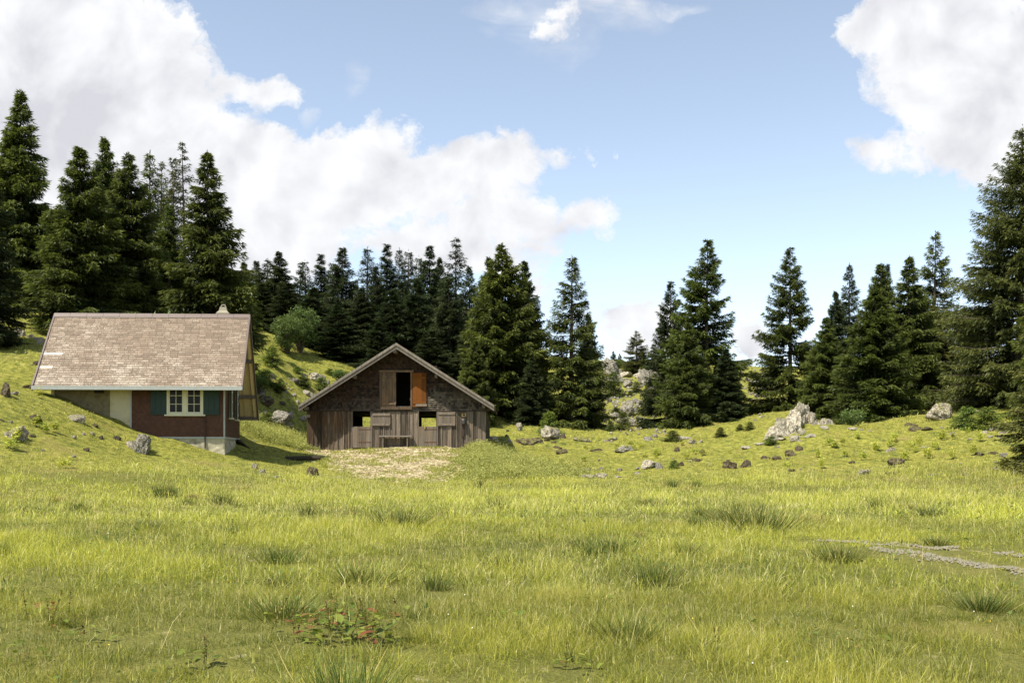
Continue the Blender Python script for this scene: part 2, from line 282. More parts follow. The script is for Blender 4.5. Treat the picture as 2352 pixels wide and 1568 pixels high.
_sol = np.linalg.solve(np.block([[_K, _P], [_P.T, np.zeros((3, 3))]]), np.r_[CP[:, 2], 0, 0, 0])
def gz(x, y, bumps=True):
    x = np.atleast_1d(np.asarray(x, float)); y = np.atleast_1d(np.asarray(y, float)); r = np.zeros(len(x))
    for i in range(0, len(x), 60000):
        a = np.c_[x[i:i+60000], y[i:i+60000]]/_s
        r[i:i+60000] = _k(((a[:, None]-_A[None])**2).sum(2))@_sol[:_n]+_sol[_n]+a@_sol[_n+1:]
    if bumps:
        far = np.clip((y-38)/20, 0, 1); yard = np.exp(-(((x+6.8)/7.5)**4+((y-58)/9)**4))
        r = r+np.maximum(n2d(x, y, 2.1, 2, 15), -.1)*.10+(n2d(x, y, .9, 3, 5)*(.06+.26*far)+n2d(x, y, 2.4, 2, 6)*.05*far+n2d(x, y, .22, 3, 9)*(.05+.5*far)+n2d(x, y, .07, 2, 12)*(.8*np.clip((y-75)/30, 0, 1)))*(1-.93*yard)
    return r
def g1(x, y): return float(gz([x], [y])[0])
def hit(px, py, d0=5.0, d1=190.0):
    D = np.geomspace(d0, d1, 900); x = (px-HX)/F*D; z = EYE-(py-HY)/F*D; g = gz(x, D)
    k = np.argmax(g >= z) if (g >= z).any() else 899
    return x[k], D[k], g[k]
def strawm(x, y):
    # worn, straw-covered yard in front of the barn, tapering toward the meadow
    t = np.clip((y-44.5)/13.5, 0, 1); cx = -5.0-2.3*t**1.3; hw = 1.6+4.3*t**.7
    e = (hw*.84-np.abs(x-cx)); m = np.clip(e/2.2+.30, 0, 1)*.92*np.clip((y-44)/2.0, 0, 1)*np.clip((59.5-y)/1.0, 0, 1)
    return m
def axis(vals): return np.concatenate([np.arange(a, b, s) for a, b, s in vals])
gx = axis([(-150, -50, 3), (-50, -25, .8), (-25, 25, .42), (25, 50, .8), (50, 150.1, 3)]); gy = axis([(-20, 3, 1.5), (3, 90, .42), (90, 160, .9), (160, 420, 6)])
X, Y = np.meshgrid(gx, gy); xf, yf = X.ravel(), Y.ravel(); zf = gz(xf, yf)
nx, ny = len(gx), len(gy); idx = np.arange(nx*ny).reshape(ny, nx)
Q = np.stack([idx[:-1, :-1], idx[:-1, 1:], idx[1:, 1:], idx[1:, :-1]], -1).reshape(-1, 4)
gr = obj('ground', trimesh('ground', np.c_[xf, yf, zf], Q, M['ground'], {'straw': strawm(xf, yf), 'mead': np.clip((44.5-.03*np.abs(xf)-np.where(xf < -8, (-8-xf)*.75, 0)-yf)/2, 0, 1)}, True)); tag(gr, kind='structure')
# outer sheet to the horizon
a = np.linspace(0, 2*np.pi, 65)[:-1]; V = []; T = []
for r_, z_ in ((160, -2.0), (500, -6.0), (2400, -30.0)):
    for t in a: V.append((r_*math.cos(t), 120+r_*math.sin(t), z_ if r_ > 160 else 0))
V = np.array(V); 
for k in range(2):
    for i in range(64): T.append((k*64+i, k*64+(i+1) % 64, (k+1)*64+(i+1) % 64, (k+1)*64+i))
tag(obj('far_ground', trimesh('far_ground', V-np.array([0, 0, 8.0]), np.array(T), M['ground'], {'straw': np.zeros(len(V))}, True)), kind='structure')
# ---------------------------------------------------------------- builder of boxes and quads
class MB:
    def __init__(s, fr=None): s.v = []; s.f = []; s.t = []; s.e = []; s.fr = fr or (lambda u, v, z: (u, v, z))
    def poly(s, pts, tone=None, edge=None):
        b = len(s.v); tone = random.random() if tone is None else tone
        for i, p in enumerate(pts): s.v.append(s.fr(*p)); s.t.append(tone); s.e.append(edge[i] if edge else 0)
        s.f.append(tuple(range(b, b+len(pts)))); return s
    def hexa(s, P, tone=None):   # 8 corners: bottom 4 (ccw), top 4
        b = len(s.v); tone = random.random() if tone is None else tone
        for p in P: s.v.append(s.fr(*p)); s.t.append(tone); s.e.append(0)
        for q in ((0, 3, 2, 1), (4, 5, 6, 7), (0, 1, 5, 4), (1, 2, 6, 5), (2, 3, 7, 6), (3, 0, 4, 7)): s.f.append(tuple(b+i for i in q))
        return s
    def box(s, x0, x1, y0, y1, z0, z1, tone=None):
        return s.hexa([(x0, y0, z0), (x1, y0, z0), (x1, y1, z0), (x0, y1, z0), (x0, y0, z1), (x1, y0, z1), (x1, y1, z1), (x0, y1, z1)], tone)
    def bar(s, a, b, wd, ht, tone=None):   # rectangular bar between two points
        a = Vector(a); b = Vector(b); d = (b-a).normalized(); sd_ = d.cross(Vector((0, 0, 1)));
        if sd_.length < 1e-3: sd_ = Vector((1, 0, 0))
        sd_.normalize(); up = sd_.cross(d).normalized(); P = []
        for p in (a, b):
            for i, j in ((-1, -1), (1, -1), (1, 1), (-1, 1)): P.append(tuple(p+sd_*i*wd/2+up*j*ht/2))
        return s.hexa(P, tone)
    def tube(s, pts, rad, n=8, tone=.5):
        pts = [Vector(p) for p in pts]; rings = []
        for i, p in enumerate(pts):
            d = (pts[min(i+1, len(pts)-1)]-pts[max(i-1, 0)]).normalized(); a = d.cross(Vector((.3, .2, 1))).normalized(); b_ = d.cross(a)
            r = rad[i] if isinstance(rad, (list, tuple)) else rad; b = len(s.v)
            for k in range(n):
                q = p+(a*math.cos(2*math.pi*k/n)+b_*math.sin(2*math.pi*k/n))*r; s.v.append(s.fr(*q)); s.t.append(tone); s.e.append(0)
            rings.append(b)
        for i in range(len(rings)-1):
            for k in range(n): s.f.append((rings[i]+k, rings[i]+(k+1) % n, rings[i+1]+(k+1) % n, rings[i+1]+k))
        s.f.append(tuple(rings[0]+k for k in range(n))[::-1]); s.f.append(tuple(rings[-1]+k for k in range(n))); return s
    def build(s, name, mat, parent=None, bevel=0, smooth=False):
        off = Vector(parent_world(parent)); me = bpy.data.meshes.new(name); me.from_pydata([tuple(Vector(p)-off) for p in s.v], [], s.f)
        for nm, d in (('tone', s.t), ('edge', s.e)): at = me.attributes.new(nm, 'FLOAT', 'POINT'); at.data.foreach_set('value', np.array(d, np.float32))
        me.materials.append(mat if not isinstance(mat, str) else M[mat]); o = obj(name, me, parent)
        if smooth: me.polygons.foreach_set('use_smooth', [True]*len(me.polygons))
        if bevel: b = o.modifiers.new('bevel', 'BEVEL'); b.width = bevel; b.segments = 1; b.limit_method = 'ANGLE'
        return o
def parent_world(p):
    v = Vector((0, 0, 0))
    while p is not None: v += p.location; p = p.parent
    return v
# ---------------------------------------------------------------- farmhouse (slightly skewed old plan; u = along the ridge, v = depth)
LA, DA = R(3), R(9); OX, OY = -13.03, 48.0
def HF(u, v, z): return (OX+u*math.cos(LA)-v*math.sin(DA), OY+u*math.sin(LA)+v*math.cos(DA), z)
hb = HF(-5, 3.5, 0); house = empty('farmhouse', (hb[0], hb[1], 1.5), 'small farmhouse with faded brown tiled roof, dark red shingle walls and green shutters', 'house')
RL = -9.85; ZE, ZR, ZB, VR, VB = 4.72, 8.60, 3.55, 3.6, 8.2     # eave, ridge, back eave
UW_, UL, VF, VK = -.95, -9.25, .9, 7.4
def rz(v): return ZE+(ZR-ZE)*v/VR if v < VR else ZR+(ZB-ZR)*(v-VR)/(VB-VR)
roof = MB(HF); TH = .14
for v0, v1 in ((0, VR), (VR, VB)):
    z0, z1 = rz(v0), rz(v1); roof.hexa([(RL, v0, z0-TH), (0, v0, z0-TH), (0, v1, z1-TH), (RL, v1, z1-TH), (RL, v0, z0), (0, v0, z0), (0, v1, z1), (RL, v1, z1)], .5)
roof_o = roof.build('roof', 'wood_tan', house)
tl = MB(HF); rows = 33
for back, (v0, v1) in enumerate(((-.04, VR), (VB, VR))):
    for r_ in range(rows):
        f0, f1 = r_/rows, min(1, (r_+1.25)/rows); va, vb = v0+(v1-v0)*f0, v0+(v1-v0)*f1; za, zb = rz(max(0, min(VB, va)))+.045, rz(vb)+.014
        if not back: za = ZE+(ZR-ZE)*va/VR+.045
        u = RL-random.random()*.3; first = True
        while u < 0:
            wd = random.choice((.30, .33, .36, .36, .40)); a_, b_ = max(RL, u), min(0, u+wd)
            if b_-a_ > .03:
                t = random.random(); dz = random.uniform(-.006, .010)
                if not back and ((r_ == 14 and a_ < RL+.75) or (r_ == 8 and a_ < RL+.55)): t = 2.0
                vm = va+(vb-va)*.10; zm = za+(zb-za)*.10
                tl.poly([(a_, va, za+dz), (b_-.012, va, za+dz), (b_-.012, vm, zm+dz), (a_, vm, zm+dz)], t, (.99, .99, .9, .9))
                tl.poly([(a_, vm, zm+dz), (b_-.012, vm, zm+dz), (b_-.012, vb, zb), (a_, vb, zb)], t, (.9, .9, -.4, -.4))
                tl.poly([(a_, va, za+dz-.035), (b_-.012, va, za+dz-.035), (b_-.012, va, za+dz), (a_, va, za+dz)], t, (.99,)*4)
            u += wd
tl.build('tiles', 'roof_tiles', roof_o)
rc = MB(HF); n_ = 12
for i in range(n_):
    u0, u1 = RL-.03+(0.06-RL)*i/n_, RL-.03+(.06-RL)*(i+1)/n_-.01; d = .004*(i % 2)
    rc.poly([(u0, VR-.17, rz(VR-.17)+.07+d), (u1, VR-.17, rz(VR-.17)+.07+d), (u1, VR, ZR+.11+d), (u0, VR, ZR+.11+d)]); rc.poly([(u0, VR, ZR+.11+d), (u1, VR, ZR+.11+d), (u1, VR+.17, rz(VR+.17)+.07+d), (u0, VR+.17, rz(VR+.17)+.07+d)])
rc.build('ridge_cap', 'trim_mauve', roof_o)
for ue, s_ in ((RL, -1), (0, 1)):
    k = MB(HF)
    for v0, v1 in ((-.05, VR), (VR, VB)):
        z0, z1 = rz(max(v0, 0)), rz(v1); a_, b_ = (ue-.05, ue+.03) if s_ < 0 else (ue-.03, ue+.05)
        k.hexa([(a_, v0, z0-.20), (b_, v0, z0-.20), (b_, v1, z1-.20), (a_, v1, z1-.20), (a_, v0, z0+.075), (b_, v0, z0+.075), (b_, v1, z1+.075), (a_, v1, z1+.075)])
    k.build('rake_board', 'trim_mauve', roof_o)
MB(HF).box(RL-.04, .04, -.10, -.045, ZE-.17, ZE+.03).build('fascia', 'trim_grey', roof_o)
g_ = MB(HF); g_.box(RL-.02, .02, -.14, -.101, ZE-.16, ZE-.11).build('gutter_lip', 'trim_grey', roof_o)
for v_, tag_ in ((1.6, 0), (VR, 0), (5.35, 0), (7.0, 0), (8.05, 0)):
    z_ = rz(v_)-TH-.02; MB(HF).box(UW_-.1, -.04, v_-.09, v_+.09, z_-.19-(.1 if v_ == VR else 0), z_, .55).build('purlin', 'wood_rake', roof_o)
rf = MB(HF)
for u_ in (-.16,):
    rf.hexa([(u_-.06, VR, ZR-TH-.12), (u_+.06, VR, ZR-TH-.12), (u_+.06, VB-.1, ZB+.1-TH-.12), (u_-.06, VB-.1, ZB+.1-TH-.12), (u_-.06, VR, ZR-TH-.003), (u_+.06, VR, ZR-TH-.003), (u_+.06, VB-.1, ZB+.1-TH-.003), (u_-.06, VB-.1, ZB+.1-TH-.003)], .9)
rf.build('rafter', 'wood_tan', roof_o)
sb = MB(HF)
for i in range(7):
    u0 = -.93+i*.133; 
    for v0, v1 in ((VR+.02, VB-.02),): z0, z1 = rz(v0)-TH-.004, rz(v1)-TH-.004; sb.poly([(u0, v0, z0), (u0+.125, v0, z0), (u0+.125, v1, z1), (u0, v1, z1)], .4+.5*random.random())
sb.build('soffit_boards', 'wood_tan', roof_o)
ZF = 2.33   # top of foundation
US = -5.45
def gable_wall(u, thick, z0, name, mat, zt=lambda v: rz(v)-TH):
    k = MB(HF); vs = [VF, VR, VK]; 
    P0 = [(u, VF, z0), (u, VK, z0), (u, VK, zt(VK)), (u, VR, zt(VR)), (u, VF, zt(VF))]; P1 = [(u+thick, *p[1:]) for p in P0]
    k.poly(P0[::-1]); k.poly(P1)
    for i in range(5): k.poly([P0[i], P0[(i+1) % 5], P1[(i+1) % 5], P1[i]])
    return k.build(name, mat, house)
wl = MB(HF); wl.box(US, UW_, VF, VF+.15, ZF, 5.45).build('front_wall', 'red_shingles', house)
gable_wall(UW_-.15, .15, ZF, 'gable_wall', 'red_shingles'); gable_wall(UL, .15, 1.0, 'rear_gable_wall', 'plaster')
MB(HF).box(-6.45, US, VF+.04, VF+.2, 1.0, 5.45).build('plaster_wall', 'plaster', house); MB(HF).box(UL, -6.453, VF+.06, VF+.2, 1.0, 5.45).build('shaded_plaster_wall', 'plaster_shade', house)  # left end is plaster too; eave shade and grass stalks put into darker colour
MB(HF).box(-7.2, -6.75, VF+.0, VF+.057, 4.45, 4.85).build('boarded_hatch', 'wood_dark', house)
MB(HF).box(UL, UW_, VK-.15, VK, 1.0, 4.2).build('back_wall', 'plaster', house)
# shingles: front (skips the window) and gable end
sh = MB(HF); rh = .115
for r_ in range(int((5.4-ZF)/rh)+1):
    z0 = ZF+r_*rh; u = US+random.random()*-.1
    while u < UW_:
        wd = random.uniform(.09, .17); a_, b_ = max(US, u), min(UW_, u+wd)
        if b_-a_ > .03: sh.poly([(a_, VF-.034, z0-.01), (b_-.005, VF-.034, z0-.01), (b_-.005, VF-.006, z0+rh+.03), (a_, VF-.006, z0+rh+.03)]); sh.poly([(a_, VF-.006, z0-.01), (b_-.005, VF-.006, z0-.01), (b_-.005, VF-.034, z0-.01), (a_, VF-.034, z0-.01)], .1)
        u += wd
    v = VF-random.random()*.1
    while v < VK:
        wd = random.uniform(.09, .17); a_, b_ = max(VF, v), min(VK, v+wd)
        if b_-a_ > .03 and z0+rh < min(rz(a_), rz(b_))-TH: sh.poly([(UW_+.034, a_, z0-.01), (UW_+.034, b_-.005, z0-.01), (UW_+.006, b_-.005, z0+rh+.03), (UW_+.006, a_, z0+rh+.03)]); sh.poly([(UW_+.006, a_, z0-.01), (UW_+.006, b_-.005, z0-.01), (UW_+.034, b_-.005, z0-.01), (UW_+.034, a_, z0-.01)], .1)
        v += wd
sh.build('wall_shingles', 'red_shingles', house)
MB(HF).box(UW_-.03, UW_+.045, VF-.045, VF+.05, ZF, 5.4).build('corner_trim', 'trim_grey', house); MB(HF).box(US-.03, US+.05, VF-.045, VF+.03, ZF-.6, 5.4).build('corner_trim', 'trim_grey', house)
MB(HF).box(US+.055, UW_+.06, VF-.07, VF-.036, ZF-.10, ZF+.0).build('base_trim', 'trim_grey', house); MB(HF).box(UW_+.036, UW_+.07, VF-.033, VK, ZF-.10, ZF+.0).build('base_trim', 'trim_grey', house)
fd = MB(HF); N_ = 46
def rough_wall(k, p0, p1, z0, z1, amp, nn, nzv, nrm):
    G = []
    for j in range(nzv+1):
        for i in range(nn+1):
            f = i/nn; u = p0[0]+(p1[0]-p0[0])*f; v = p0[1]+(p1[1]-p0[1])*f; z = z0+(z1-z0)*j/nzv; q = amp*float(fbm(np.array([[u*2.1, v*2.1, z*3]]), 3, 31)[0]); G.append((u+nrm[0]*q, v+nrm[1]*q, z))
    for j in range(nzv):
        for i in range(nn): a0 = j*(nn+1)+i; k.poly([G[a0], G[a0+1], G[a0+nn+2], G[a0+nn+1]], .5)
rough_wall(fd, (US, VF-.03), (UW_+.03, VF-.03), .7, ZF-.08, .06, N_, 12, (0, -1)); rough_wall(fd, (UW_+.03, VF-.03), (UW_+.03, VK), .7, ZF-.08, .08, 60, 12, (1, 0))
fd.build('foundation', 'foundation', house)
pu0, pu1, pz0, pz1 = -3.71, -1.95, 3.42, 4.78
win = MB(HF); fy = VF-.10
for b_ in ((pu0, pu0+.10, pz0, pz1), (pu1-.10, pu1, pz0, pz1), (pu0+.10, pu1-.10, pz1-.08, pz1), (pu0+.10, pu1-.10, pz0, pz0+.07), ((pu0+pu1)/2-.09, (pu0+pu1)/2+.09, pz0+.07, pz1-.08)): win.box(b_[0], b_[1], fy, VF-.035, b_[2], b_[3])
wo_ = win.build('window', 'white_paint', house, .006)
for s_ in (0, 1):
    a_ = pu0+.10 if s_ == 0 else (pu0+pu1)/2+.09; b_ = (pu0+pu1)/2-.09 if s_ == 0 else pu1-.10
    k = MB(HF); z0, z1 = pz0+.07, pz1-.08
    for q in ((a_+.003, a_+.05, z0, z1), (b_-.05, b_-.003, z0, z1), (a_+.05, b_-.05, z0, z0+.05), (a_+.05, b_-.05, z1-.05, z1)): k.box(q[0], q[1], fy+.018, VF-.04, q[2], q[3])
    k.box((a_+b_)/2-.014, (a_+b_)/2+.014, fy+.022, VF-.045, z0+.05, z1-.05)
    for f in (.36, .70): zc = z0+(z1-z0)*f; k.box(a_+.05, (a_+b_)/2-.014, fy+.024, VF-.045, zc-.013, zc+.013); k.box((a_+b_)/2+.014, b_-.05, fy+.024, VF-.045, zc-.013, zc+.013)
    k.build('sash', 'white_paint', wo_); MB(HF).box(a_+.01, b_-.01, VF-.039, VF-.037, z0, z1).build('pane', 'glass', wo_)
MB(HF).box(pu0-.10, pu1+.10, VF-.17, VF-.035, pz0-.075, pz0-.003).build('sill', 'white_paint', wo_, .008)
for a_, b_ in ((pu0-.78, pu0-.01), (pu1+.01, pu1+.78)):
    k = MB(HF); 
    for i in range(3): q = (b_-a_)/3; k.box(a_+i*q+.003, a_+(i+1)*q-.003, VF-.085, VF-.05, pz0-.02, pz1-.02)
    for z_ in (pz0+.14, pz1-.2): k.box(a_+.02, b_-.02, VF-.11, VF-.0855, z_-.04, z_+.04)
    s_o = k.build('shutter', 'green_paint', house, .004)
    MB(HF).box(a_+.05, a_+.30, VF-.118, VF-.1105, pz0+.125, pz0+.145).build('hinge', 'green_paint', s_o)
MB(HF).tube([(-1.86, VF-.10, 3.33), (-1.86, VF-.10, 1.75)], .032, 8).build('drainpipe', 'leather', house)
for v_ in (2.5, 5.0):
    k = MB(HF); z0, z1 = 3.32, 4.9
    for q in ((v_, v_+.09, z0, z1), (v_+.51, v_+.6, z0, z1), (v_+.09, v_+.51, z0, z0+.08), (v_+.09, v_+.51, z1-.08, z1)): k.box(UW_+.036, UW_+.12, q[0], q[1], q[2], q[3])
    gw = k.build('gable_window', 'white_paint', house); MB(HF).box(UW_+.04, UW_+.06, v_+.09, v_+.51, z0+.08, z1-.08).build('pane', 'glass', gw); MB(HF).box(UW_+.036, UW_+.22, v_-.06, v_+.66, z0-.08, z0-.003).build('sill', 'white_paint', gw)
    k = MB(HF); ca = R(28)
    def SF(a, o_, z): return (UW_+.07+math.sin(ca)*a+math.cos(ca)*o_, v_-.02-math.cos(ca)*a+math.sin(ca)*o_, z)
    k2 = MB(lambda a, o_, z: HF(*SF(a, o_, z))); k2.box(0, .30, 0, .035, z0, z1-.05)
    for z_ in (z0+.2, (z0+z1)/2, z1-.3): k2.box(.02, .28, .0352, .065, z_-.05, z_+.05)
    k2.build('gable_shutter', 'gable_shutter', house)
hz = MB(HF); hz.hexa([(UW_+.08, 5.4, 2.22), (UW_+.80, 5.4, 1.70), (UW_+.80, 7.3, 1.70), (UW_+.08, 7.3, 2.22), (UW_+.08, 5.4, 2.28), (UW_+.82, 5.4, 1.77), (UW_+.82, 7.3, 1.77), (UW_+.08, 7.3, 2.28)], .2)
hz_o = hz.build('cellar_roof', 'wood_dark', house); MB(HF).box(UW_+.1, UW_+.7, 5.6, 5.68, 1.0, 1.76, .1).build('cellar_door', 'wood_dark', hz_o); MB(HF).box(UW_+.62, UW_+.78, 7.0, 7.2, 1.0, 1.72, .5).build('post', 'concrete', hz_o)
CU, CV = -1.38, 3.95; ch = MB(HF).box(CU-.27, CU+.27, CV-.27, CV+.27, 7.9, 8.72).build('chimney', 'brick', house)
k = MB(HF); k.box(CU-.34, CU+.34, CV-.34, CV+.34, 8.72, 8.79)
k.hexa([(CU-.32, CV-.32, 8.79), (CU+.32, CV-.32, 8.79), (CU+.32, CV+.32, 8.79), (CU-.32, CV+.32, 8.79), (CU-.20, CV-.22, 8.92), (CU+.20, CV-.22, 8.92), (CU+.20, CV+.22, 8.92), (CU-.20, CV+.22, 8.92)])
k.hexa([(CU-.20, CV-.22, 8.92), (CU+.20, CV-.22, 8.92), (CU+.20, CV+.22, 8.92), (CU-.20, CV+.22, 8.92), (CU-.16, CV-.2, 9.10), (CU+.16, CV-.2, 9.10), (CU+.16, CV+.2, 9.10), (CU-.16, CV+.2, 9.10)])
k.build('chimney_cap', 'concrete', ch)
MB(HF).tube([(CU-.14+.14*(1-math.cos(t)), CV, 9.06+.17*math.sin(t)) for t in np.linspace(0, math.pi, 13)], .032, 6).build('cap_arch', 'concrete', ch)
# ---------------------------------------------------------------- barn
BY, BD = 58.6, 10.0
def bX(zx): return -13.212+.006099*zx
def bZ(zy): return 9.0435-.006099*zy
BC = -6.81; barn = empty('barn', (BC, BY, 1.8), 'weathered dark timber barn with wide gable, two stable doors and orange loft shutter', 'barn')
XL, XR, ZS = bX(188), bX(1915), bZ(825)
openings = [(bX(632), bX(805), 1.9, bZ(838)), (bX(1270), bX(1440), 1.9, bZ(838))]
k = MB(); x = XL; i = 0
edges = [XL]
while edges[-1] < XR-.42: edges.append(edges[-1]+random.uniform(.23, .36))
for o_ in openings: 
    for e_ in (o_[0], o_[1]): edges = [q for q in edges if abs(q-e_) > .10]+[e_]
edges = sorted(edges+[XR])
for a_, b_ in zip(edges[:-1], edges[1:]):
    mid = (a_+b_)/2; t = random.random(); o_ = [q for q in openings if q[0] < mid < q[1]]; dy = random.uniform(0, .012)
    if o_: k.box(a_+.004, b_-.004, BY-.03-dy, BY, o_[0][3]+.06, ZS, t)
    else: k.box(a_+.004, b_-.004, BY-.03-dy, BY, 1.45+random.uniform(-.02, .02)*0, ZS-.02, t)
    if not o_ and a_ > XL+.05: k.box(a_-.028, a_+.028, BY-.068, BY-.043, 1.5, ZS-.02, random.random())
wl_o = k.build('plank_wall', 'barn_planks', barn)
k = MB(); k.box(XL, bX(632)-.0, BY+.002, BY+.05, 1.3, ZS); k.box(bX(805), bX(1270), BY+.002, BY+.05, 1.3, ZS); k.box(bX(1440), XR, BY+.002, BY+.05, 1.3, ZS)
k.box(XL, XL+.08, BY+.05, BY+BD, 1.3, ZS+.15); k.box(XR-.08, XR, BY+.05, BY+BD, 1.3, ZS+.15); k.box(XL, XR, BY+.05, BY+BD, ZS+.02, ZS+.10)
rb = BY+BD; yb0, yb1 = rb-.08, rb
RO = [(-10.29, -9.15, 1.4, 3.98), (-6.22, -4.9, 1.4, 3.92)]
xs = [XL+.08, RO[0][0], RO[0][1], RO[1][0], RO[1][1], XR-.08]
for a_, b_ in ((xs[0], xs[1]), (xs[2], xs[3]), (xs[4], xs[5])): k.box(a_, b_, yb0, yb1, 1.3, ZS+.02)
for o_ in RO: k.box(o_[0], o_[1], yb0, yb1, o_[3], ZS+.02)
k.poly([(XL, rb, ZS+.1), (XR, rb, ZS+.1), (BC, rb, 7.75)]); k.box(XL+.08, XR-.08, BY+.06, rb-.1, 1.5, 1.9)
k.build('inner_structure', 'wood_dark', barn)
# gable shingles
ZA = 7.86; tri_s = (ZA-ZS)/(XR-BC+.45)
lo = (bX(895), bX(1190), bZ(790), bZ(455)); k = MB()
k.poly([(XL-.3, BY-.0, ZS), (lo[0], BY, ZS), (lo[0], BY, ZA-tri_s*(BC-lo[0])), (XL-.3, BY, ZS+.0+ZA-tri_s*(BC-XL+.3)-ZS)]); k.poly([(lo[1], BY, ZS), (XR+.3, BY, ZS), (XR+.3, BY, ZA-tri_s*(XR+.3-BC)), (lo[1], BY, ZA-tri_s*(lo[1]-BC))])
k.poly([(lo[0], BY, lo[3]), (lo[1], BY, lo[3]), (lo[1], BY, ZA-tri_s*(lo[1]-BC)), (BC, BY, ZA), (lo[0], BY, ZA-tri_s*(BC-lo[0]))]); k.poly([(lo[0], BY, ZS), (lo[1], BY, ZS), (lo[1], BY, lo[2]), (lo[0], BY, lo[2])])
rh = .125; r_ = 0
while ZS+r_*rh < ZA:
    z0 = ZS+r_*rh-.02; u = XL-.4-random.random()*.1; rt = random.uniform(-.25, .25)
    while u < XR+.4:
        wd = random.uniform(.08, .17); m_ = u+wd/2; zt = ZA-tri_s*abs(m_-BC)
        if z0+rh < zt and not (lo[0]-.02 < m_ < lo[1]+.02 and lo[2]-.02 < z0+.03 < lo[3]+.03):
            j = random.uniform(-.02, .02); t = random.random()+rt; d = random.uniform(0, .018)
            k.poly([(u, BY-.036-d, z0+j), (u+wd-.004, BY-.036-d, z0+j), (u+wd-.004, BY-.008, z0+rh+.03), (u, BY-.008, z0+rh+.03)], t); k.poly([(u, BY-.008, z0+j), (u+wd-.004, BY-.008, z0+j), (u+wd-.004, BY-.036-d, z0+j), (u, BY-.036-d, z0+j)], 0)
        u += wd
    r_ += 1
k.build('shingled_gable', 'barn_shingles', barn)
MB().box(XL-.05, XR+.05, BY-.09, BY-.04, ZS-.035, ZS-.0, .2).build('drip_board', 'wood_dark', barn)
# roof
YF, YB_ = BY-.95, rb+.6; sc_ = YF/BY
def fr(zx, zy): return (bX(zx)*sc_, 1.6+(bZ(zy)-1.6)*sc_)
ap, tl_, tr_ = fr(1050, 178), fr(107, 778), fr(1995, 778)
k = MB()
for a_, b_ in ((tl_, ap), (ap, tr_)):
    k.hexa([(a_[0], YF, a_[1]-.10), (b_[0], YF, b_[1]-.10), (b_[0], YB_, b_[1]-.10), (a_[0], YB_, a_[1]-.10), (a_[0], YF, a_[1]), (b_[0], YF, b_[1]), (b_[0], YB_, b_[1]), (a_[0], YB_, a_[1])], .4)
brf = k.build('roof', 'wood_warm', barn)
k = MB(); nr = 22
for sgn, (a_, b_) in enumerate(((tl_, ap), (tr_, ap))):
    for i in range(nr):
        f0, f1 = i/nr, min(1, (i+1.2)/nr); u = YF-.05
        while u < YB_:
            wd = random.uniform(.1, .2); q0 = (a_[0]+(b_[0]-a_[0])*f0, a_[1]+(b_[1]-a_[1])*f0+.05); q1 = (a_[0]+(b_[0]-a_[0])*f1, a_[1]+(b_[1]-a_[1])*f1+.015)
            P = [(q0[0], u, q0[1]), (q0[0], u+wd, q0[1]), (q1[0], u+wd, q1[1]), (q1[0], u, q1[1])]; k.poly(P if sgn else P[::-1]); u += wd
k.build('shingles', 'wood_grey', brf)
for a_, b_ in ((tl_, ap), (tr_, ap)):
    for nm, d0, d1, y0, y1, mt in (('rake_board', .115, .31, YF-.04, YF-.003, 'wood_rake'), ('rake_cap', -.045, .112, YF-.085, YF-.002, 'wood_rake')):
        k = MB(); k.hexa([(a_[0], y0, a_[1]-d1), (b_[0], y0, b_[1]-d1), (b_[0], y1, b_[1]-d1), (a_[0], y1, a_[1]-d1), (a_[0], y0, a_[1]-d0), (b_[0], y0, b_[1]-d0), (b_[0], y1, b_[1]-d0), (a_[0], y1, a_[1]-d0)], .55 if nm == 'rake_board' else .9)
        o = k.build(nm, mt, brf)
for zx, zy, s_ in ((1050, 258, .23), (658, 505, .17), (1440, 503, .17), (193, 806, .17), (1895, 790, .17)):
    MB().box(bX(zx)-s_/2, bX(zx)+s_/2, BY-.62 if zx != 1050 else BY-.9, BY+.02, bZ(zy)-s_/2, bZ(zy)+s_/2+.02, .6).build('purlin_end', 'wood_rake', brf, .01)
MB().box(bX(178), bX(222), BY-.25, BY-.07, bZ(890), bZ(862), 1.0).build('beam_end', 'wood_rake', barn, .01)
def leaf(name, x0, x1, z0, z1, mat, n, y=BY-.075, parent=None, bat=(.12, .86), batmat=None, th=.03):
    k = MB(); q = (x1-x0)/n
    for i in range(n): k.box(x0+i*q+.003, x0+(i+1)*q-.003, y, y+th, z0, z1, .35+.5*random.random())
    o = k.build(name, mat, parent or barn); 
    for f in bat: zc = z0+(z1-z0)*f; MB().box(x0+.02, x1-.02, y-.035, y-.0005, zc-.055, zc+.055, .8).build('batten', batmat or mat, o, .004)
    return o
for o_ in openings:
    d = leaf('stable_door', o_[0]-.02, o_[1]+.0, 1.84, bZ(978), 'wood_grey', 4, BY-.085, bat=())
    for f in (bZ(1005), bZ(1128)): MB().box(o_[0]+.32, o_[1]+.03, BY-.097, BY-.0855, f-.022, f+.022).build('strap_hinge', 'rust', d)
    MB().box(o_[0]-.07, o_[0]-.022, BY-.10, BY-.045, 1.9, ZS-.04, .6).build('door_post', 'wood_grey', d); MB().box(o_[1]+.032, o_[1]+.085, BY-.10, BY-.045, 1.9, ZS-.04, .6).build('door_post', 'wood_grey', d)
MB().box(bX(1322), bX(1332), BY-.14, BY-.0855, bZ(1000), bZ(962)).build('latch', 'brass', d)
leaf('upper_stable_door', bX(818), bX(995), bZ(975), bZ(848), 'wood_grey', 4, BY-.11); leaf('upper_stable_door', bX(1452), bX(1622), bZ(975), bZ(836), 'wood_grey', 4, BY-.11)
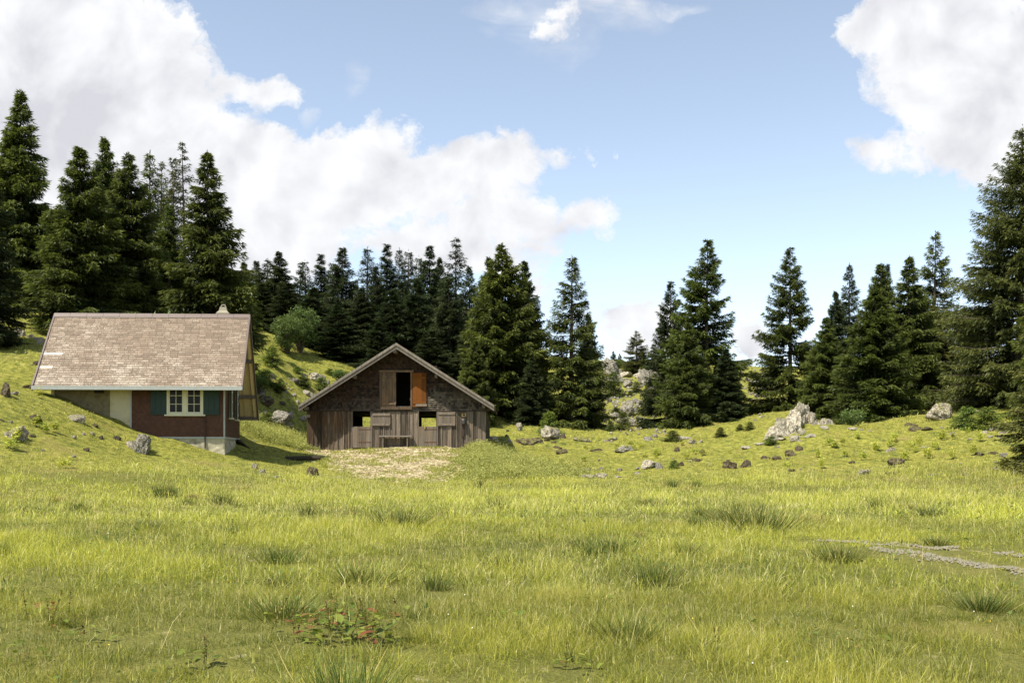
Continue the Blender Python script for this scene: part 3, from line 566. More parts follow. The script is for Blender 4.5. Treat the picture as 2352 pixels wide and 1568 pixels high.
lf = MB(); lf.box(bX(890), bX(912), BY-.10, BY-.037, bZ(790), bZ(455), .4); lf.box(bX(1188), bX(1204), BY-.10, BY-.037, bZ(790), bZ(455), .7); lf.box(bX(884), bX(1218), BY-.16, BY-.037, bZ(455), bZ(436), .9)
lf.box(bX(900), bX(1203), BY-.15, BY-.037, bZ(814), bZ(790), .3); lfo = lf.build('loft_frame', 'wood_warm', barn); 
leaf('loft_door', bX(913), bX(1049), bZ(789), bZ(457), 'wood_warm', 4, BY-.07, lfo, (.09, .88)); MB().box(bX(1049), bX(1187), BY+.0, BY+.03, bZ(790)-.02, bZ(782), .7).build('loft_threshold', 'wood_grey', lfo)
osh = leaf('loft_shutter', bX(1208), bX(1341), bZ(789), bZ(461), 'wood_orange', 3, BY-.11, None, (.12, .86)); MB().box(bX(1238), bX(1348), BY-.155, BY-.1465, bZ(783), bZ(761), .9).build('nailed_board', 'wood_grey', osh)
MB().box(bX(700), bX(1400), BY+3.5, BY+3.6, ZS+.1, bZ(440)+.6, 0).build('added_loft_dark_backing', 'interior', barn)  # added dark panel set back in the loft, so the opening shows black
# white birds on the sill are too small to read; bench
bn = empty('bench', (bX(1050), BY-.33, bZ(1170)), 'rough wooden bench standing against the barn wall between the stable doors', 'bench')
MB().hexa([(bX(893), BY-.52, bZ(1079)), (bX(1207), BY-.52, bZ(1079)+.0), (bX(1207), BY-.1, bZ(1079)), (bX(893), BY-.1, bZ(1079)), (bX(893), BY-.52, bZ(1067)), (bX(1207), BY-.52, bZ(1068)), (bX(1207), BY-.1, bZ(1066)), (bX(893), BY-.1, bZ(1065))], .95).build('seat', 'wood_rake', bn, .006)
for zx in (925, 1158): MB().box(bX(zx), bX(zx)+.06, BY-.48, BY-.14, 1.70, bZ(1079)-.001, .6).build('leg', 'wood_grey', bn)
k = MB(); k.bar((bX(1195), BY-.04-.09, bZ(1048)), (bX(1160), BY-.13, bZ(980)), .03, .03).build('brace', 'wood_grey', bn)
# cowbell
cb = empty('cowbell', (bX(1700), BY-.1, bZ(930)), 'dark metal cowbell on a leather strap hanging on the barn wall', 'cowbell'); y_ = BY-.10
MB().box(bX(1688), bX(1718), y_-.012, y_+.004, bZ(912), bZ(838), .4).build('strap', 'leather', cb); 
k = MB()
for q in ((1683, 1688, 853, 880), (1718, 1723, 853, 880), (1688, 1718, 853, 857), (1688, 1718, 876, 880)): k.box(bX(q[0]), bX(q[1]), y_-.03, y_-.014, bZ(q[3]), bZ(q[2]))
k.build('buckle', 'brass', cb); prof = [(.03, 902), (.10, 906), (.135, 915), (.14, 930), (.125, 945), (.15, 958)]
MB().tube([(bX(1700), y_-.10, bZ(z)) for r, z in prof], [r for r, z in prof], 16).build('bell_body', 'metal', cb, smooth=True)
MB().hexa([(bX(1678), y_-.02, bZ(1072)), (bX(1700), y_-.02, bZ(1076)), (bX(1700), y_+.0, bZ(1076)), (bX(1678), y_+.0, bZ(1072)), (bX(1684), y_-.02, bZ(950)), (bX(1716), y_-.02, bZ(950)), (bX(1716), y_+.0, bZ(950)), (bX(1684), y_+.0, bZ(950))]).build('hanging_strap', 'leather', cb)
# timber lying before the barn
x_, d_, z_ = hit(694, 1057, 30, 58)
k = MB(); k.tube([(x_-.85, d_-.1, z_+.10), (x_-.2, d_, z_+.12), (x_+.4, d_+.02, z_+.13), (x_+.95, d_+.06, z_+.12)], [.11, .12, .115, .10], 10); lg = k.build('log', 'wood_dark'); tag(lg, 'dark timber log lying in the grass between the house and the barn', 'log')
# ---------------------------------------------------------------- spruces
def unit(a): return a/np.maximum(np.linalg.norm(a, axis=-1, keepdims=True), 1e-9)
def make_spruce(seed, H, Rr, z0=.03, whorl=.34, per=6, power=.85, droop=.25, up=.30, twig=.16, spk=2, sl=.27, sw=.085, open_=0.0, keep=1.0, bulge=0.0, taper_low=0.0, ragged=.25, dead=0.0, layered=0):
    r = np.random.RandomState(seed); SV = []; ST = []; TV = []; TT = []; nT = 0; wood_v = []; wood_f = []
    zs = np.arange(z0*H, H*.985, whorl)
    side = np.convolve(np.tile(r.rand(24), 3), [.25, .5, .25], 'same')[24:48]*ragged*2+1-ragged          # azimuthal irregularity
    for zi, z in enumerate(zs):
        t = z/H; pr = (1-t)**power*(1+bulge*math.sin(math.pi*t))*(.28+.72*min(1, (1-t)/.17))*1.08; pr *= 1-taper_low*max(0, 1-t/.2)
        n = max(4, int(per*(.8+.4*r.rand()))); band = 1+ragged*.5*(r.rand()-.5)
        for _ in range(n):
            if r.rand() > keep: continue
            az = r.rand()*6.283; L = Rr*pr*band*side[int(az/6.283*24) % 24]*r.uniform(.72, 1.1)+.14
            dz = r.uniform(-.5, .5)*whorl; e = math.radians(-12+52*t**1.5+r.uniform(-8, 8)); zz = z+dz
            ns = max(5, int(L/twig*1.6)); s = np.clip(np.linspace(.08+open_*.3, 1, ns)+r.uniform(-.03, .03, ns), .05, 1.0)
            hd = np.array([math.cos(az), math.sin(az), 0]); sdv = np.array([-hd[1], hd[0], 0])
            rad_ = s*L*math.cos(e); zc = zz+s*L*math.sin(e)-droop*L*s**2+up*L*s**3*.75
            P = rad_[:, None]*hd+np.c_[np.zeros(ns), np.zeros(ns), zc]
            # limb
            if L > .5:
                b = len(wood_v); ks = [0, ns//2, ns-1]; P0 = np.array([0, 0, zz]); pts = [P0, P[ks[1]], P[ks[2]]]; rr = [.018+.011*L, .010+.006*L, .004]
                for p, q in zip(pts, rr):
                    for a_ in range(3): wood_v.append(p+q*(math.cos(a_*2.094)*sdv+math.sin(a_*2.094)*np.array([0, 0, 1])))
                for k in range(2):
                    for a_ in range(3): wood_f.append((b+k*3+a_, b+k*3+(a_+1) % 3, b+k*3+3+(a_+1) % 3, b+k*3+3+a_))
            bt = r.uniform(-.15, .2)
            if dead and r.rand() < dead: continue
            sg = np.where(np.arange(ns) % 2 == 0, 1, -1); ang = np.radians(62-32*s)
            td = hd[None]*np.cos(ang)[:, None]+sdv[None]*(sg*np.sin(ang))[:, None]; td[:, 2] += .10*t-.16
            tl = np.clip(.36*L*(1-s)**.7+.17, .15, 1.0)*r.uniform(.7, 1.15, ns)
            m = np.maximum(2, (tl/.115).astype(int)); I = np.repeat(np.arange(ns), m*spk)
            f = r.rand(len(I)); d = .25*tl[I]*f**2
            hang = (r.rand(len(I)) < (.25 if layered else .5)); o = P[I]+td[I]*(tl[I]*f)[:, None]; o[:, 2] -= d+hang*r.rand(len(I))*(.12+.12*L); o += r.normal(0, .035, o.shape)
            v = td[I]+hd*.35+r.normal(0, .42, o.shape); v[:, 2] += -.28+.30*t-hang*.7; v = unit(v)
            ll = sl*r.uniform(.6, 1.2, len(I)); cr = unit(np.cross(v, r.normal(0, 1, o.shape)+np.array([0, 0, 1.2])))
            ww = sw*r.uniform(.6, 1.2, len(I))
            A = o-cr*ww[:, None]/2-v*.04; B = o+cr*ww[:, None]/2-v*.04; C = o+v*ll[:, None]
            SV.append(np.stack([A, B, C], 1).reshape(-1, 3)); out_ = (rad_[I]/max(L, .1))
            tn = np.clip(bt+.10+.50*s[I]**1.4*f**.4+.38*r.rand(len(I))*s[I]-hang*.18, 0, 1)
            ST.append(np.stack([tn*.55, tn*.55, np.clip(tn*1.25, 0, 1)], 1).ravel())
    # leader
    for k in range(26):
        zz = H-.9*r.rand()**.7*min(1, H/6); a_ = r.rand()*6.283; v = unit(np.array([math.cos(a_)*.5, math.sin(a_)*.5, .9])); o = np.array([0, 0, zz]); cr = unit(np.cross(v, [.3, .2, .7]))*sw*.4
        SV.append(np.array([o-cr, o+cr, o+v*sl*.6])); ST.append(np.array([.3, .3, .6]))
    SV = np.concatenate(SV); ST = np.concatenate(ST); T = np.arange(len(SV)).reshape(-1, 3)
    b = len(wood_v); tr = .014*H+.02; nn = 8
    for k, (zz, q) in enumerate(((-.6, 1.25), (.2, 1.0), (H*.5, .55), (H*.97, .08))):
        for a_ in range(nn): wood_v.append(np.array([tr*q*math.cos(a_*6.283/nn), tr*q*math.sin(a_*6.283/nn), zz]))
    for k in range(3):
        for a_ in range(nn): wood_f.append((b+k*nn+a_, b+k*nn+(a_+1) % nn, b+(k+1)*nn+(a_+1) % nn, b+(k+1)*nn+a_))
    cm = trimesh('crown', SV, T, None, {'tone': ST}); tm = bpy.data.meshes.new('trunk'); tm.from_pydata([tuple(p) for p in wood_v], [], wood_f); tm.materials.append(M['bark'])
    return cm, tm, H, Rr
SP = {
 'dense_a': make_spruce(11, 15, 3.1, power=.78, bulge=.10, droop=.28, up=.30, ragged=.16, per=7, spk=4, sw=.095), 'dense_b': make_spruce(12, 15, 2.8, power=.70, ragged=.20, bulge=.06, per=7, spk=4, sw=.095), 'dense_c': make_spruce(13, 15, 3.3, power=.82, bulge=.16, ragged=.18, per=7, spk=4, sw=.095),
 'dense_d': make_spruce(14, 15, 3.1, power=.74, bulge=.14, droop=.22, up=.34, ragged=.22, per=7, spk=4, sw=.095, whorl=.38), 'dense_e': make_spruce(15, 15, 3.0, power=.86, bulge=.22, droop=.34, up=.30, ragged=.16, per=7, spk=4, sw=.095),
 'forest_a': make_spruce(21, 14, 2.3, power=.74, bulge=.1, whorl=.36, per=6, ragged=.3, spk=3), 'forest_b': make_spruce(22, 14, 2.0, power=.66, whorl=.42, per=6, ragged=.4, open_=.3), 'forest_c': make_spruce(23, 14, 2.6, power=.80, bulge=.12, whorl=.36, ragged=.3, spk=3), 'forest_d': make_spruce(24, 14, 2.2, power=.70, whorl=.46, ragged=.45, open_=.35),
 'open_a': make_spruce(31, 17, 3.7, z0=.02, whorl=.45, per=7, power=.74, bulge=.12, droop=.34, up=.48, open_=.4, ragged=.22, twig=.13, spk=3, layered=1), 'open_b': make_spruce(32, 14.5, 2.9, whorl=.44, per=6, power=.78, bulge=.1, droop=.22, up=.42, open_=.45, ragged=.30, spk=3, layered=1), 'open_c': make_spruce(34, 16, 3.4, whorl=.46, per=7, power=.80, bulge=.08, droop=.26, up=.46, open_=.45, ragged=.26, twig=.13, spk=3, layered=1),
 'pointed': make_spruce(33, 16, 2.7, whorl=.44, per=6, power=.80, bulge=.12, droop=.24, up=.38, open_=.3, ragged=.32, spk=3),
 'sparse': make_spruce(41, 15, 2.0, whorl=.42, per=6, power=.55, droop=.3, up=.2, open_=.3, ragged=.5, dead=.30, keep=.85, twig=.2, spk=2),
 'young_a': make_spruce(51, 2.6, .85, whorl=.15, per=6, power=.8, twig=.085, sl=.15, sw=.05, droop=.1, up=.3), 'young_b': make_spruce(52, 2.0, .8, whorl=.13, per=6, power=.6, twig=.085, sl=.15, sw=.055, droop=.1, up=.25, bulge=.2),
 'big': make_spruce(61, 18, 4.6, whorl=.36, per=7, power=.66, bulge=.08, droop=.30, up=.42, open_=.2, ragged=.34, twig=.13, sl=.24, sw=.07, spk=3, layered=1),
}
_mc = {}
def tree(cx, top, D, hw, kind, label, mat='spruce', group=None, base=None, name='spruce_tree', cat='spruce tree', parts=True, rot=None):
    cm, tm, H, Rr = SP[kind]; x = (cx-HX)/F*D; zt = EYE-(top-HY)/F*D; zb = g1(x, D)-.05 if base is None else EYE-(base-HY)/F*D
    h = max(.3, zt-zb); rr = hw/F*D
    e = empty(name, (x, D, zb), label, cat, group); e.scale = (rr/Rr, rr/Rr, h/H); e.rotation_euler = (R(random.uniform(-1, 1)), R(random.uniform(-1, 1)), random.random()*6.28 if rot is None else rot)
    k_ = (kind, mat)
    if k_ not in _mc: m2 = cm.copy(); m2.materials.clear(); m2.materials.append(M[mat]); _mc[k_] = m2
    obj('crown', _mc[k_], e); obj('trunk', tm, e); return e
L_ = 'spruces on the slope behind the farmhouse'
tree(42, 208, 76, 108, 'dense_e', 'tallest spruce at the far left, its top alone above all the others', group=L_, mat='spruce')
tree(-62, 330, 57, 112, 'dense_b', 'near dark spruce whose branches reach in at the left edge of the picture', group=L_, mat='spruce_dark')
tree(-20, 300, 80, 70, 'dense_c', 'dark spruce at the left edge, behind the tallest one', group=L_, mat='spruce_dark')
tree(182, 336, 65, 122, 'dense_c', 'broad dense spruce directly behind the left end of the farmhouse roof', group=L_)
tree(240, 313, 75, 72, 'dense_b', 'spruce top rising between two broader ones behind the left half of the roof', group=L_)
tree(294, 350, 68, 100, 'dense_d', 'broad spruce behind the middle of the farmhouse roof', group=L_)
tree(340, 347, 76, 62, 'forest_b', 'narrow spruce just right of the middle of the farmhouse roof, thin at the top', group=L_)
tree(364, 372, 79, 48, 'sparse', 'thin half bare spruce beside the narrow one behind the farmhouse roof', group=L_, mat='spruce_pale')
tree(402, 365, 78, 46, 'sparse', 'left of two bare-branched spruces standing behind the farmhouse roof', group=L_, mat='spruce_pale')
tree(428, 330, 79, 54, 'sparse', 'taller of two bare-branched spruces behind the farmhouse, lower branches dead', group=L_, mat='spruce_pale')
tree(480, 347, 66, 112, 'dense_e', 'large bright green spruce behind the chimney of the farmhouse', group=L_)
tree(390, 470, 72, 70, 'forest_c', 'shorter spruce filling the gap below the bare-branched ones behind the farmhouse', group=L_)
tree(560, 600, 80, 50, 'dense_a', 'lower spruce at the right flank of the group behind the chimney', group=L_, mat='spruce')
FG = 'dark forest spruces behind the barn'
FR = [(588,600,112,38,0),(612,592,108,36,1),(642,577,104,46,2),(686,604,114,28,1),(704,597,116,28,1),(740,584,112,40,0),(762,600,118,34,1),(785,569,100,54,2),(842,567,110,38,1),(866,612,104,40,0),(888,561,114,44,0),(914,569,116,32,1),(937,573,112,34,1),(962,588,116,30,1),(990,564,108,46,0),(1012,592,112,40,2),(1046,549,104,48,1),(1078,612,108,40,0),(1120,640,112,45,2),
 (660,650,98,48,0),(720,660,97,50,2),(830,660,96,52,2),(900,668,95,56,0),(960,640,96,56,2),(1030,640,94,56,0),(600,650,100,46,2),(870,740,90,48,2),(990,760,88,50,0),(775,700,93,48,0),(1085,730,90,50,2),(625,690,122,60,2),(735,668,124,60,2),(815,655,124,60,2),(925,648,124,60,2),(1000,650,122,60,2),(1060,690,118,60,2)]
names = ['tip just right of the farmhouse roof','second tip right of the farmhouse','broad one a little right of the farmhouse roof end','left one of a slim pair halfway from farmhouse to barn','right one of a slim pair halfway from farmhouse to barn','left of the broad peak above the left roof slope of the barn','narrow tip just left of the broad peak','broad high peak above the left roof slope of the barn','slim tip above and left of the barn ridge','lower one behind left of the barn ridge','flat-fanned tip right above the barn ridge','first slim tip right of the barn ridge','second slim tip right of the barn ridge','third slim and lower tip right of the barn ridge','full pointed one above the right roof slope','lower one left of the tallest of the wood','tallest and most ragged of the wood, above the right roof slope','dark lower one right of the tallest','dark one in the gap before the free-standing pair',
 'middle-height one behind the leafy tree','middle-height one beyond the white boulders left of the barn','middle-height one behind the left roof slope','one behind the barn ridge, below the tips','one low right of the barn ridge','one in front of the tallest of the wood','one beyond the house gable, in front of its tips','low front one touching the barn ridge from the left','low front one close to the right roof slope','low front one close to the left roof slope','low front one right of the barn ridge','deep background one nearest the farmhouse','deep background one between farmhouse and barn','deep background one above the left eave of the barn','deep background one above the barn ridge','deep background one right of the barn ridge','deep background one at the right end of the wood']
for (cx, tp, D, hw, k), nm in zip(FR, names): tree(cx, tp, D, hw*1.28, random.choice((('forest_a', 'forest_c'), ('forest_b', 'forest_d'), ('forest_c', 'dense_e'))[k]), 'dark forest spruce, '+nm, 'spruce_dark', FG)
C_ = 'free-standing spruces in the middle'
tree(1155, 557, 83, 108, 'dense_d', 'broad tall spruce behind the right eave of the barn', group=C_, mat='spruce'); tree(1128, 590, 86, 62, 'dense_b', 'spruce merging with the left side of the broad one behind the barn eave', group=C_, mat='spruce_dark')
tree(1207, 598, 85, 66, 'dense_c', 'spruce standing close right of the broad one by the barn', group=C_, mat='spruce_dark')
tree(1090, 780, 79, 55, 'dense_c', 'low bushy spruce right behind the right roof edge of the barn', group=C_)
tree(1222, 820, 80, 50, 'dense_a', 'shorter spruce in the gap between the barn spruces and the single pointed one', group=C_, mat='spruce_dark')
tree(1312, 586, 82, 84, 'pointed', 'single pointed spruce with visible trunk, behind the white-topped boulder', group=C_, mat='spruce')
tree(1350, 720, 86, 42, 'dense_b', 'shorter spruce tucked at the right side of the pointed one', group=C_, mat='spruce_dark')
tree(1462, 759, 143, 38, 'open_b', 'pale airy spruce on the skyline of the rocky hill', group='spruces on the skyline', mat='spruce_pale')
tree(1408, 806, 150, 13, 'forest_c', 'small dark spruce on the skyline beside the crag', group='spruces on the skyline')
tree(1424, 812, 150, 10, 'forest_a', 'tiny spruce right of the crag on the skyline', group='spruces on the skyline')
tree(1500, 790, 140, 25, 'forest_c', 'small spruce on the hill crest between the pale one and the large pair', group='spruces on the skyline')
tree(1540, 646, 90, 70, 'open_c', 'shorter spruce with layered branches, left of the tall open one', group=C_, mat='spruce_dark'); 
tree(1620, 546, 86, 108, 'open_a', 'tall spruce with open upswept layered branches against the blue sky', group=C_, mat='spruce')
tree(1580, 740, 81, 62, 'dense_c', 'dense lower spruce at the left foot of the tall open one', group=C_, mat='spruce')
tree(1665, 800, 82, 55, 'dense_a', 'dense low spruce at the right foot of the tall open one', group=C_, mat='spruce_dark')
tree(1815, 568, 88, 86, 'open_c', 'open symmetrical spruce behind the pale rock outcrop', group=C_, mat='spruce')
RG = 'spruces of the right-hand grove'
tree(1897, 728, 74, 62, 'dense_c', 'bright green spruce right behind the pale outcrop', group=RG); tree(1950, 603, 98, 56, 'pointed', 'dark blue-green spruce standing back in the grove', group=RG, mat='spruce_dark'); tree(1922, 668, 96, 42, 'dense_b', 'dark spruce at the left shoulder of the dark blue-green one', group=RG, mat='spruce_dark')
tree(2018, 606, 78, 70, 'dense_b', 'spruce with a double tip at the left of the grove', group=RG); tree(2038, 606, 92, 40, 'forest_a', 'dark narrow spruce showing beside the double tip', group=RG, mat='spruce_dark')
tree(2010, 660, 70, 100, 'dense_d', 'broad bushy lower spruce standing in front of the grove', group=RG); tree(2085, 588, 77, 84, 'dense_e', 'dense round-shouldered spruce in the middle of the grove', group=RG)
tree(2143, 531, 84, 78, 'open_b', 'tallest slender spruce of the grove, just left of the huge one', group=RG); tree(2150, 700, 80, 84, 'dense_a', 'broad spruce in front of the tallest slender one', group=RG, mat='spruce_pale'); tree(2080, 760, 78, 76, 'dense_b', 'lower spruce between the bushy one and the dome-shaped rock', group=RG)
tree(2340, 290, 69, 172, 'big', 'huge spruce cut by the right edge of the picture', group=RG, mat='spruce_pale'); tree(2228, 712, 78, 62, 'dense_c', 'olive green spruce before the left flank of the huge one', group=RG, mat='spruce_pale')
tree(2318, 790, 71, 66, 'dense_a', 'low dense spruce at the foot of the huge one', group=RG, mat='spruce'); tree(2425, 520, 60, 110, 'dense_b', 'spruce filling the right edge behind the huge one', group=RG, mat='spruce')
tree(2462, 600, 40, 140, 'dense_b', 'near spruce with branches reaching in at the right edge', group=RG, mat='spruce_pale', base=1062)
YG = 'young spruces on the rocky hillside'
def young(px, py, hp, wp, label, mat='spruce', k=None, group=YG, dd=None):
    x, D, z = hit(px, py) if dd is None else ((px-HX)/F*dd, dd, 0); tree(px, py-hp, D, wp, k or random.choice(('young_a', 'young_a', 'young_a', 'young_b')), label, mat, group)
for a_ in [(1409,911,58,24,'largest young spruce on the rocky hill'),(1462,902,26,14,'round little spruce under the big pale block'),(1447,910,13,9,'tiny bush-like spruce left of the round little one'),(1488,911,28,14,'little spruce right of the round one on the hill'),(1489,953,42,20,'young spruce low on the right side of the rocky hill'),(1431,988,42,20,'dark young spruce at the foot of the rocky hill'),(1415,952,17,12,'small spruce left of the big mossy rocks'),(1474,855,36,20,'young spruce near the top of the rocky hill'),(1504,890,34,12,'slim young spruce right of the big pale block'),(1476,985,22,14,'small spruce at the foot of the hill, right of the dark one'),(1402,990,24,12,'little spruce near the left foot of the rocky hill'),(1520,900,24,14,'little spruce by the branches of the tall open one'),(1410,850,22,16,'bushy little spruce beneath the crag'),(1450,850,26,16,'bushy little spruce on the crest beneath the pale airy one'),
 (1545,1012,24,22,'low young spruce at the left foot of the tall open tree'),(1655,1005,24,14,'little spruce below the right of the tall open tree'),(1722,988,20,14,'little spruce in the shade left of the outcrop'),(1700,990,16,10,'tiny spruce in the shade left of the outcrop, next to the little one')]:
    young(*a_)
young(1262, 1000, 56, 26, 'bright young spruce growing right behind the white-topped boulder', 'spruce_young', 'young_a')
young(1548, 1076, 20, 12, 'bright green seedling spruce beside a brown stone', 'spruce_young', 'young_b'); young(2222, 984, 48, 28, 'bright green young spruce left of the grey stone under the grove', 'spruce_young', 'young_b'); young(2268, 984, 48, 34, 'bright green young spruce right of the grey stone under the grove', 'spruce_young', 'young_b')
young(1771, 1022, 20, 14, 'small bright bush-like spruce on the slope below the outcrop', 'spruce_young', 'young_b')
LG = 'young spruces on the slope between house and barn'
for a_ in [(645,895,26,13,'small spruce beneath the shaded grey rock between house and barn'),(637,904,16,11,'tiny spruce left of the small one between house and barn'),(697,893,30,15,'dark young spruce above the pale slab beside the barn roof'),(614,985,0,0,'')][:3]: young(*a_, group=LG)
young(613, 975, 26, 20, 'low bright young spruce beside the big grey rock near the house gable', 'spruce_young', 'young_b', LG); young(738, 900, 34, 22, 'bright young spruce right beside the left roof slope of the barn', 'spruce_young', 'young_a', LG); young(624, 838, 44, 24, 'young light green spruce on the sunny ridge right of the house roof', 'spruce_young', 'young_a', LG); young(606, 880, 32, 30, 'bushy bright spruce close to the house gable', 'spruce_young', 'young_b', LG)
young(757, 860, 14, 10, 'tiny spruce above the white boulders', 'spruce_young', 'young_b', LG); young(682, 856, 14, 10, 'tiny spruce left above the white boulders', 'spruce_young', 'young_b', LG)
# ---------------------------------------------------------------- leafy shrubs
def shrub_mesh(seed, H, Rr, n, ls, clumps=26, col='leaf'):
    r = np.random.RandomState(seed); c = r.normal(0, 1, (clumps, 3)); c = unit(c)*r.uniform(.35, 1, (clumps, 1)); c = c*np.array([Rr, Rr, H*.42])+np.array([0, 0, H*.56]); cs = Rr*r.uniform(.22, .42, clumps)
    I = r.randint(0, clumps, n); d = unit(r.normal(0, 1, (n, 3)))*(r.rand(n, 1)**.45); o = c[I]+d*cs[I][:, None]; o[:, 2] = np.maximum(o[:, 2], .02)
    v = unit(r.normal(0, 1, (n, 3))+d*.6+np.array([0, 0, .2])); cr = unit(np.cross(v, r.normal(0, 1, (n, 3)))); l = ls*r.uniform(.6, 1.3, (n, 1)); w_ = l*.32
    Vv = np.stack([o, o+v*l*.45+cr*w_, o+v*l, o+v*l*.45-cr*w_], 1).reshape(-1, 3); Q_ = np.arange(len(Vv)).reshape(-1, 4); tn = np.clip(.2+.5*r.rand(n)+.3*d[:, 2], 0, 1)
    cm = trimesh('crown', Vv, Q_, M[col], {'tone': np.repeat(tn, 4)}); k = MB()
    for i in range(clumps): k.tube([(0, 0, -.1), (c[i][0]*.4, c[i][1]*.4, c[i][2]*.5), tuple(c[i])], [.02*H**.6, .012*H**.6, .004], 5)
    tm = bpy.data.meshes.new('trunk'); tm.from_pydata(k.v, [], k.f); tm.materials.append(M['bark']); return cm, tm
tree(846, 956, 78, 16, 'young_b', 'bright young spruce seen through the left stable door of the barn', 'spruce_young', YG)
SH = {'tree': shrub_mesh(1, 4.6, 1.9, 9000, .16, 60), 'pale': shrub_mesh(2, 3.2, 1.9, 5000, .15, 40, 'leaf_pale'), 'bush': shrub_mesh(3, 1.2, .8, 2600, .10, 26), 'low': shrub_mesh(4, .7, .8, 2200, .09, 24)}
def shrub(px, py, s, kind, label, name='shrub', cat='shrub', dd=None, group=None):
    if dd: x, D = (px-HX)/F*dd, dd; z = g1(x, D)
    else: x, D, z = hit(px, py)
    e = empty(name, (x, D, z), label, cat, group); e.scale = (s, s, s); e.rotation_euler.z = random.random()*6; obj('crown', SH[kind][0], e); obj('trunk', SH[kind][1], e)
shrub(690, 842, .9, 'tree', 'light green leafy tree at the edge of the dark wood, right of the house', 'leafy_tree', 'tree', 90); shrub(660, 830, .75, 'tree', 'smaller leafy tree left beside the light green one', 'leafy_tree', 'tree', 88)
shrub(372, 790, 1.0, 'pale', 'pale leafed bush showing just above the farmhouse roof', dd=60); shrub(455, 800, .8, 'pale', 'pale leafed bush behind the roof near the chimney', dd=60)
shrub(780, 868, .9, 'bush', 'round blue-green bush just above the left roof slope of the barn', dd=84); shrub(590, 905, 1.2, 'bush', 'green bush on the rocks close to the house gable'); shrub(1420, 845, 1.6, 'low', 'yellowish low bush beneath the crag on the rocky hill'); shrub(1395, 858, 1.6, 'low', 'green low bush left of the crag foot')
shrub(1890, 935, 1.1, 'bush', 'small leafy bush on the right shoulder of the pale outcrop'); shrub(1960, 975, 1.3, 'low', 'low leafy shrub at the foot of the grove behind the small white stones')
shrub(1250, 1003, .9, 'low', 'low shrub at the left side of the white-topped boulder')
# ---------------------------------------------------------------- rocks
def rock_mesh(seed, planes=14, sub=4, rough=.13, name='rock'):
    r = np.random.RandomState(seed); bm = bmesh.new(); bmesh.ops.create_icosphere(bm, subdivisions=sub, radius=1); me = bpy.data.meshes.new(name); bm.to_mesh(me); bm.free()
    v = np.zeros(len(me.vertices)*3); me.vertices.foreach_get('co', v); v = unit(v.reshape(-1, 3)); N = unit(r.normal(0, 1, (planes, 3))); h = r.uniform(.55, .95, planes)
    dt = v@N.T; rad = np.where(dt > .05, h/np.maximum(dt, .05), 9).min(1); rad = np.minimum(rad, 1.15)
    q = v*rad[:, None]; cr = 1-np.abs(fbm(q*1.8+seed, 4, seed))*2; rad = rad*(1+rough*fbm(q*3+seed*3.1, 5, seed)*1.6-rough*.9*np.clip((cr-.80)/.2, 0, 1)); q = v*rad[:, None]; q[:, 2] = np.where(q[:, 2] < -.3, -.3+(q[:, 2]+.3)*.5, q[:, 2])
    mx = np.abs(q).max(0); q = q/mx; me.vertices.foreach_set('co', q.astype(np.float32).ravel()); me.polygons.foreach_set('use_smooth', [False]*len(me.polygons)); me.update(); return me
RM = [rock_mesh(100+i, 10+i % 5*2, 4, .12+.03*(i % 4)) for i in range(7)]; RMs = [rock_mesh(200+i, 9+i, 3, .10) for i in range(4)]; RMt = [rock_mesh(300+i, 8+i, 2, .08) for i in range(4)]
_rc = {}
def rock(px, py, wp, hp, kind, label, group=None, D=None, name='rock', cat='rock', tilt=12, sy=None, sink=.32):
    if D is None: x, D, z = hit(px, py)
    else: x = (px-HX)/F*D; z = EYE-(py-HY)/F*D
    m_ = {'w': 'limestone', 'm': 'limestone_moss', 'd': 'dark_stone', 'g': 'grey_stone'}[kind]; pool = RM if wp > 16 else RMs if wp > 8 else RMt; me = random.choice(pool); k_ = (me.name, m_)
    if k_ not in _rc: m2 = me.copy(); m2.materials.clear(); m2.materials.append(M[m_]); _rc[k_] = m2
    o = obj(name, _rc[k_]); hw, hh = wp/2/F*D, hp/F*D; sy_ = sy or hw*random.uniform(.7, 1.1)
    o.location = (x, D+sy_*.5, z+hh*.35-hh*sink); o.scale = (hw*1.04, sy_, hh*.72); o.rotation_euler = (R(random.uniform(-tilt, tilt)), R(random.uniform(-tilt, tilt))*.5, R(random.choice((0, 180))+random.uniform(-25, 25)))
    tag(o, label, cat, group); return o
rock(8,912,24,44,'d','dark boulder cut by the left edge of the picture, level with the eave'); rock(30,906,18,9,'w','small white stone right beside the dark boulder at the left edge'); rock(62,893,32,13,'d','flat brown slab at the left end of the farmhouse eave')
rock(30,1006,54,36,'m','large moss-topped pale rock low on the left slope'); rock(24,972,9,9,'w','little white stone sitting on the large moss-topped rock'); rock(171,968,46,24,'m','mossy rock with white edges below the plaster wall of the house'); rock(247,954,38,32,'m','pointed brownish rock leaning toward the plaster wall'); rock(284,970,20,10,'d','flat dark stone at the foot of the plaster wall')
rock(323,1043,48,46,'g','big split pale rock in the grass below the red wall',sink=.05); rock(300,1030,34,22,'m','mossy lump joined to the left of the big split pale rock'); rock(268,1012,20,14,'d','dark stone left above the big split pale rock'); rock(211,999,13,8,'w','small white stone in the middle of the left slope'); rock(190,998,10,6,'w','tiny white stone left of the small white one on the left slope'); rock(167,1005,12,7,'w','pale stone left of the two white ones on the left slope')
rock(97,1036,10,6,'w','tiny pale stone lowest at the left of the slope'); rock(167,1050,13,7,'w','pale stone low in the middle of the left slope'); rock(197,1035,17,10,'d','brown earthy stone in the middle of the left slope'); rock(232,1010,12,12,'d','small dark upright stone on the left slope below the window wall'); rock(218,980,18,9,'d','dark stone above the white ones on the left slope'); rock(70,1004,20,10,'d','dark stone right of the large moss-topped rock'); rock(75,965,42,16,'d','low brown bank stone beneath the left end of the eave')
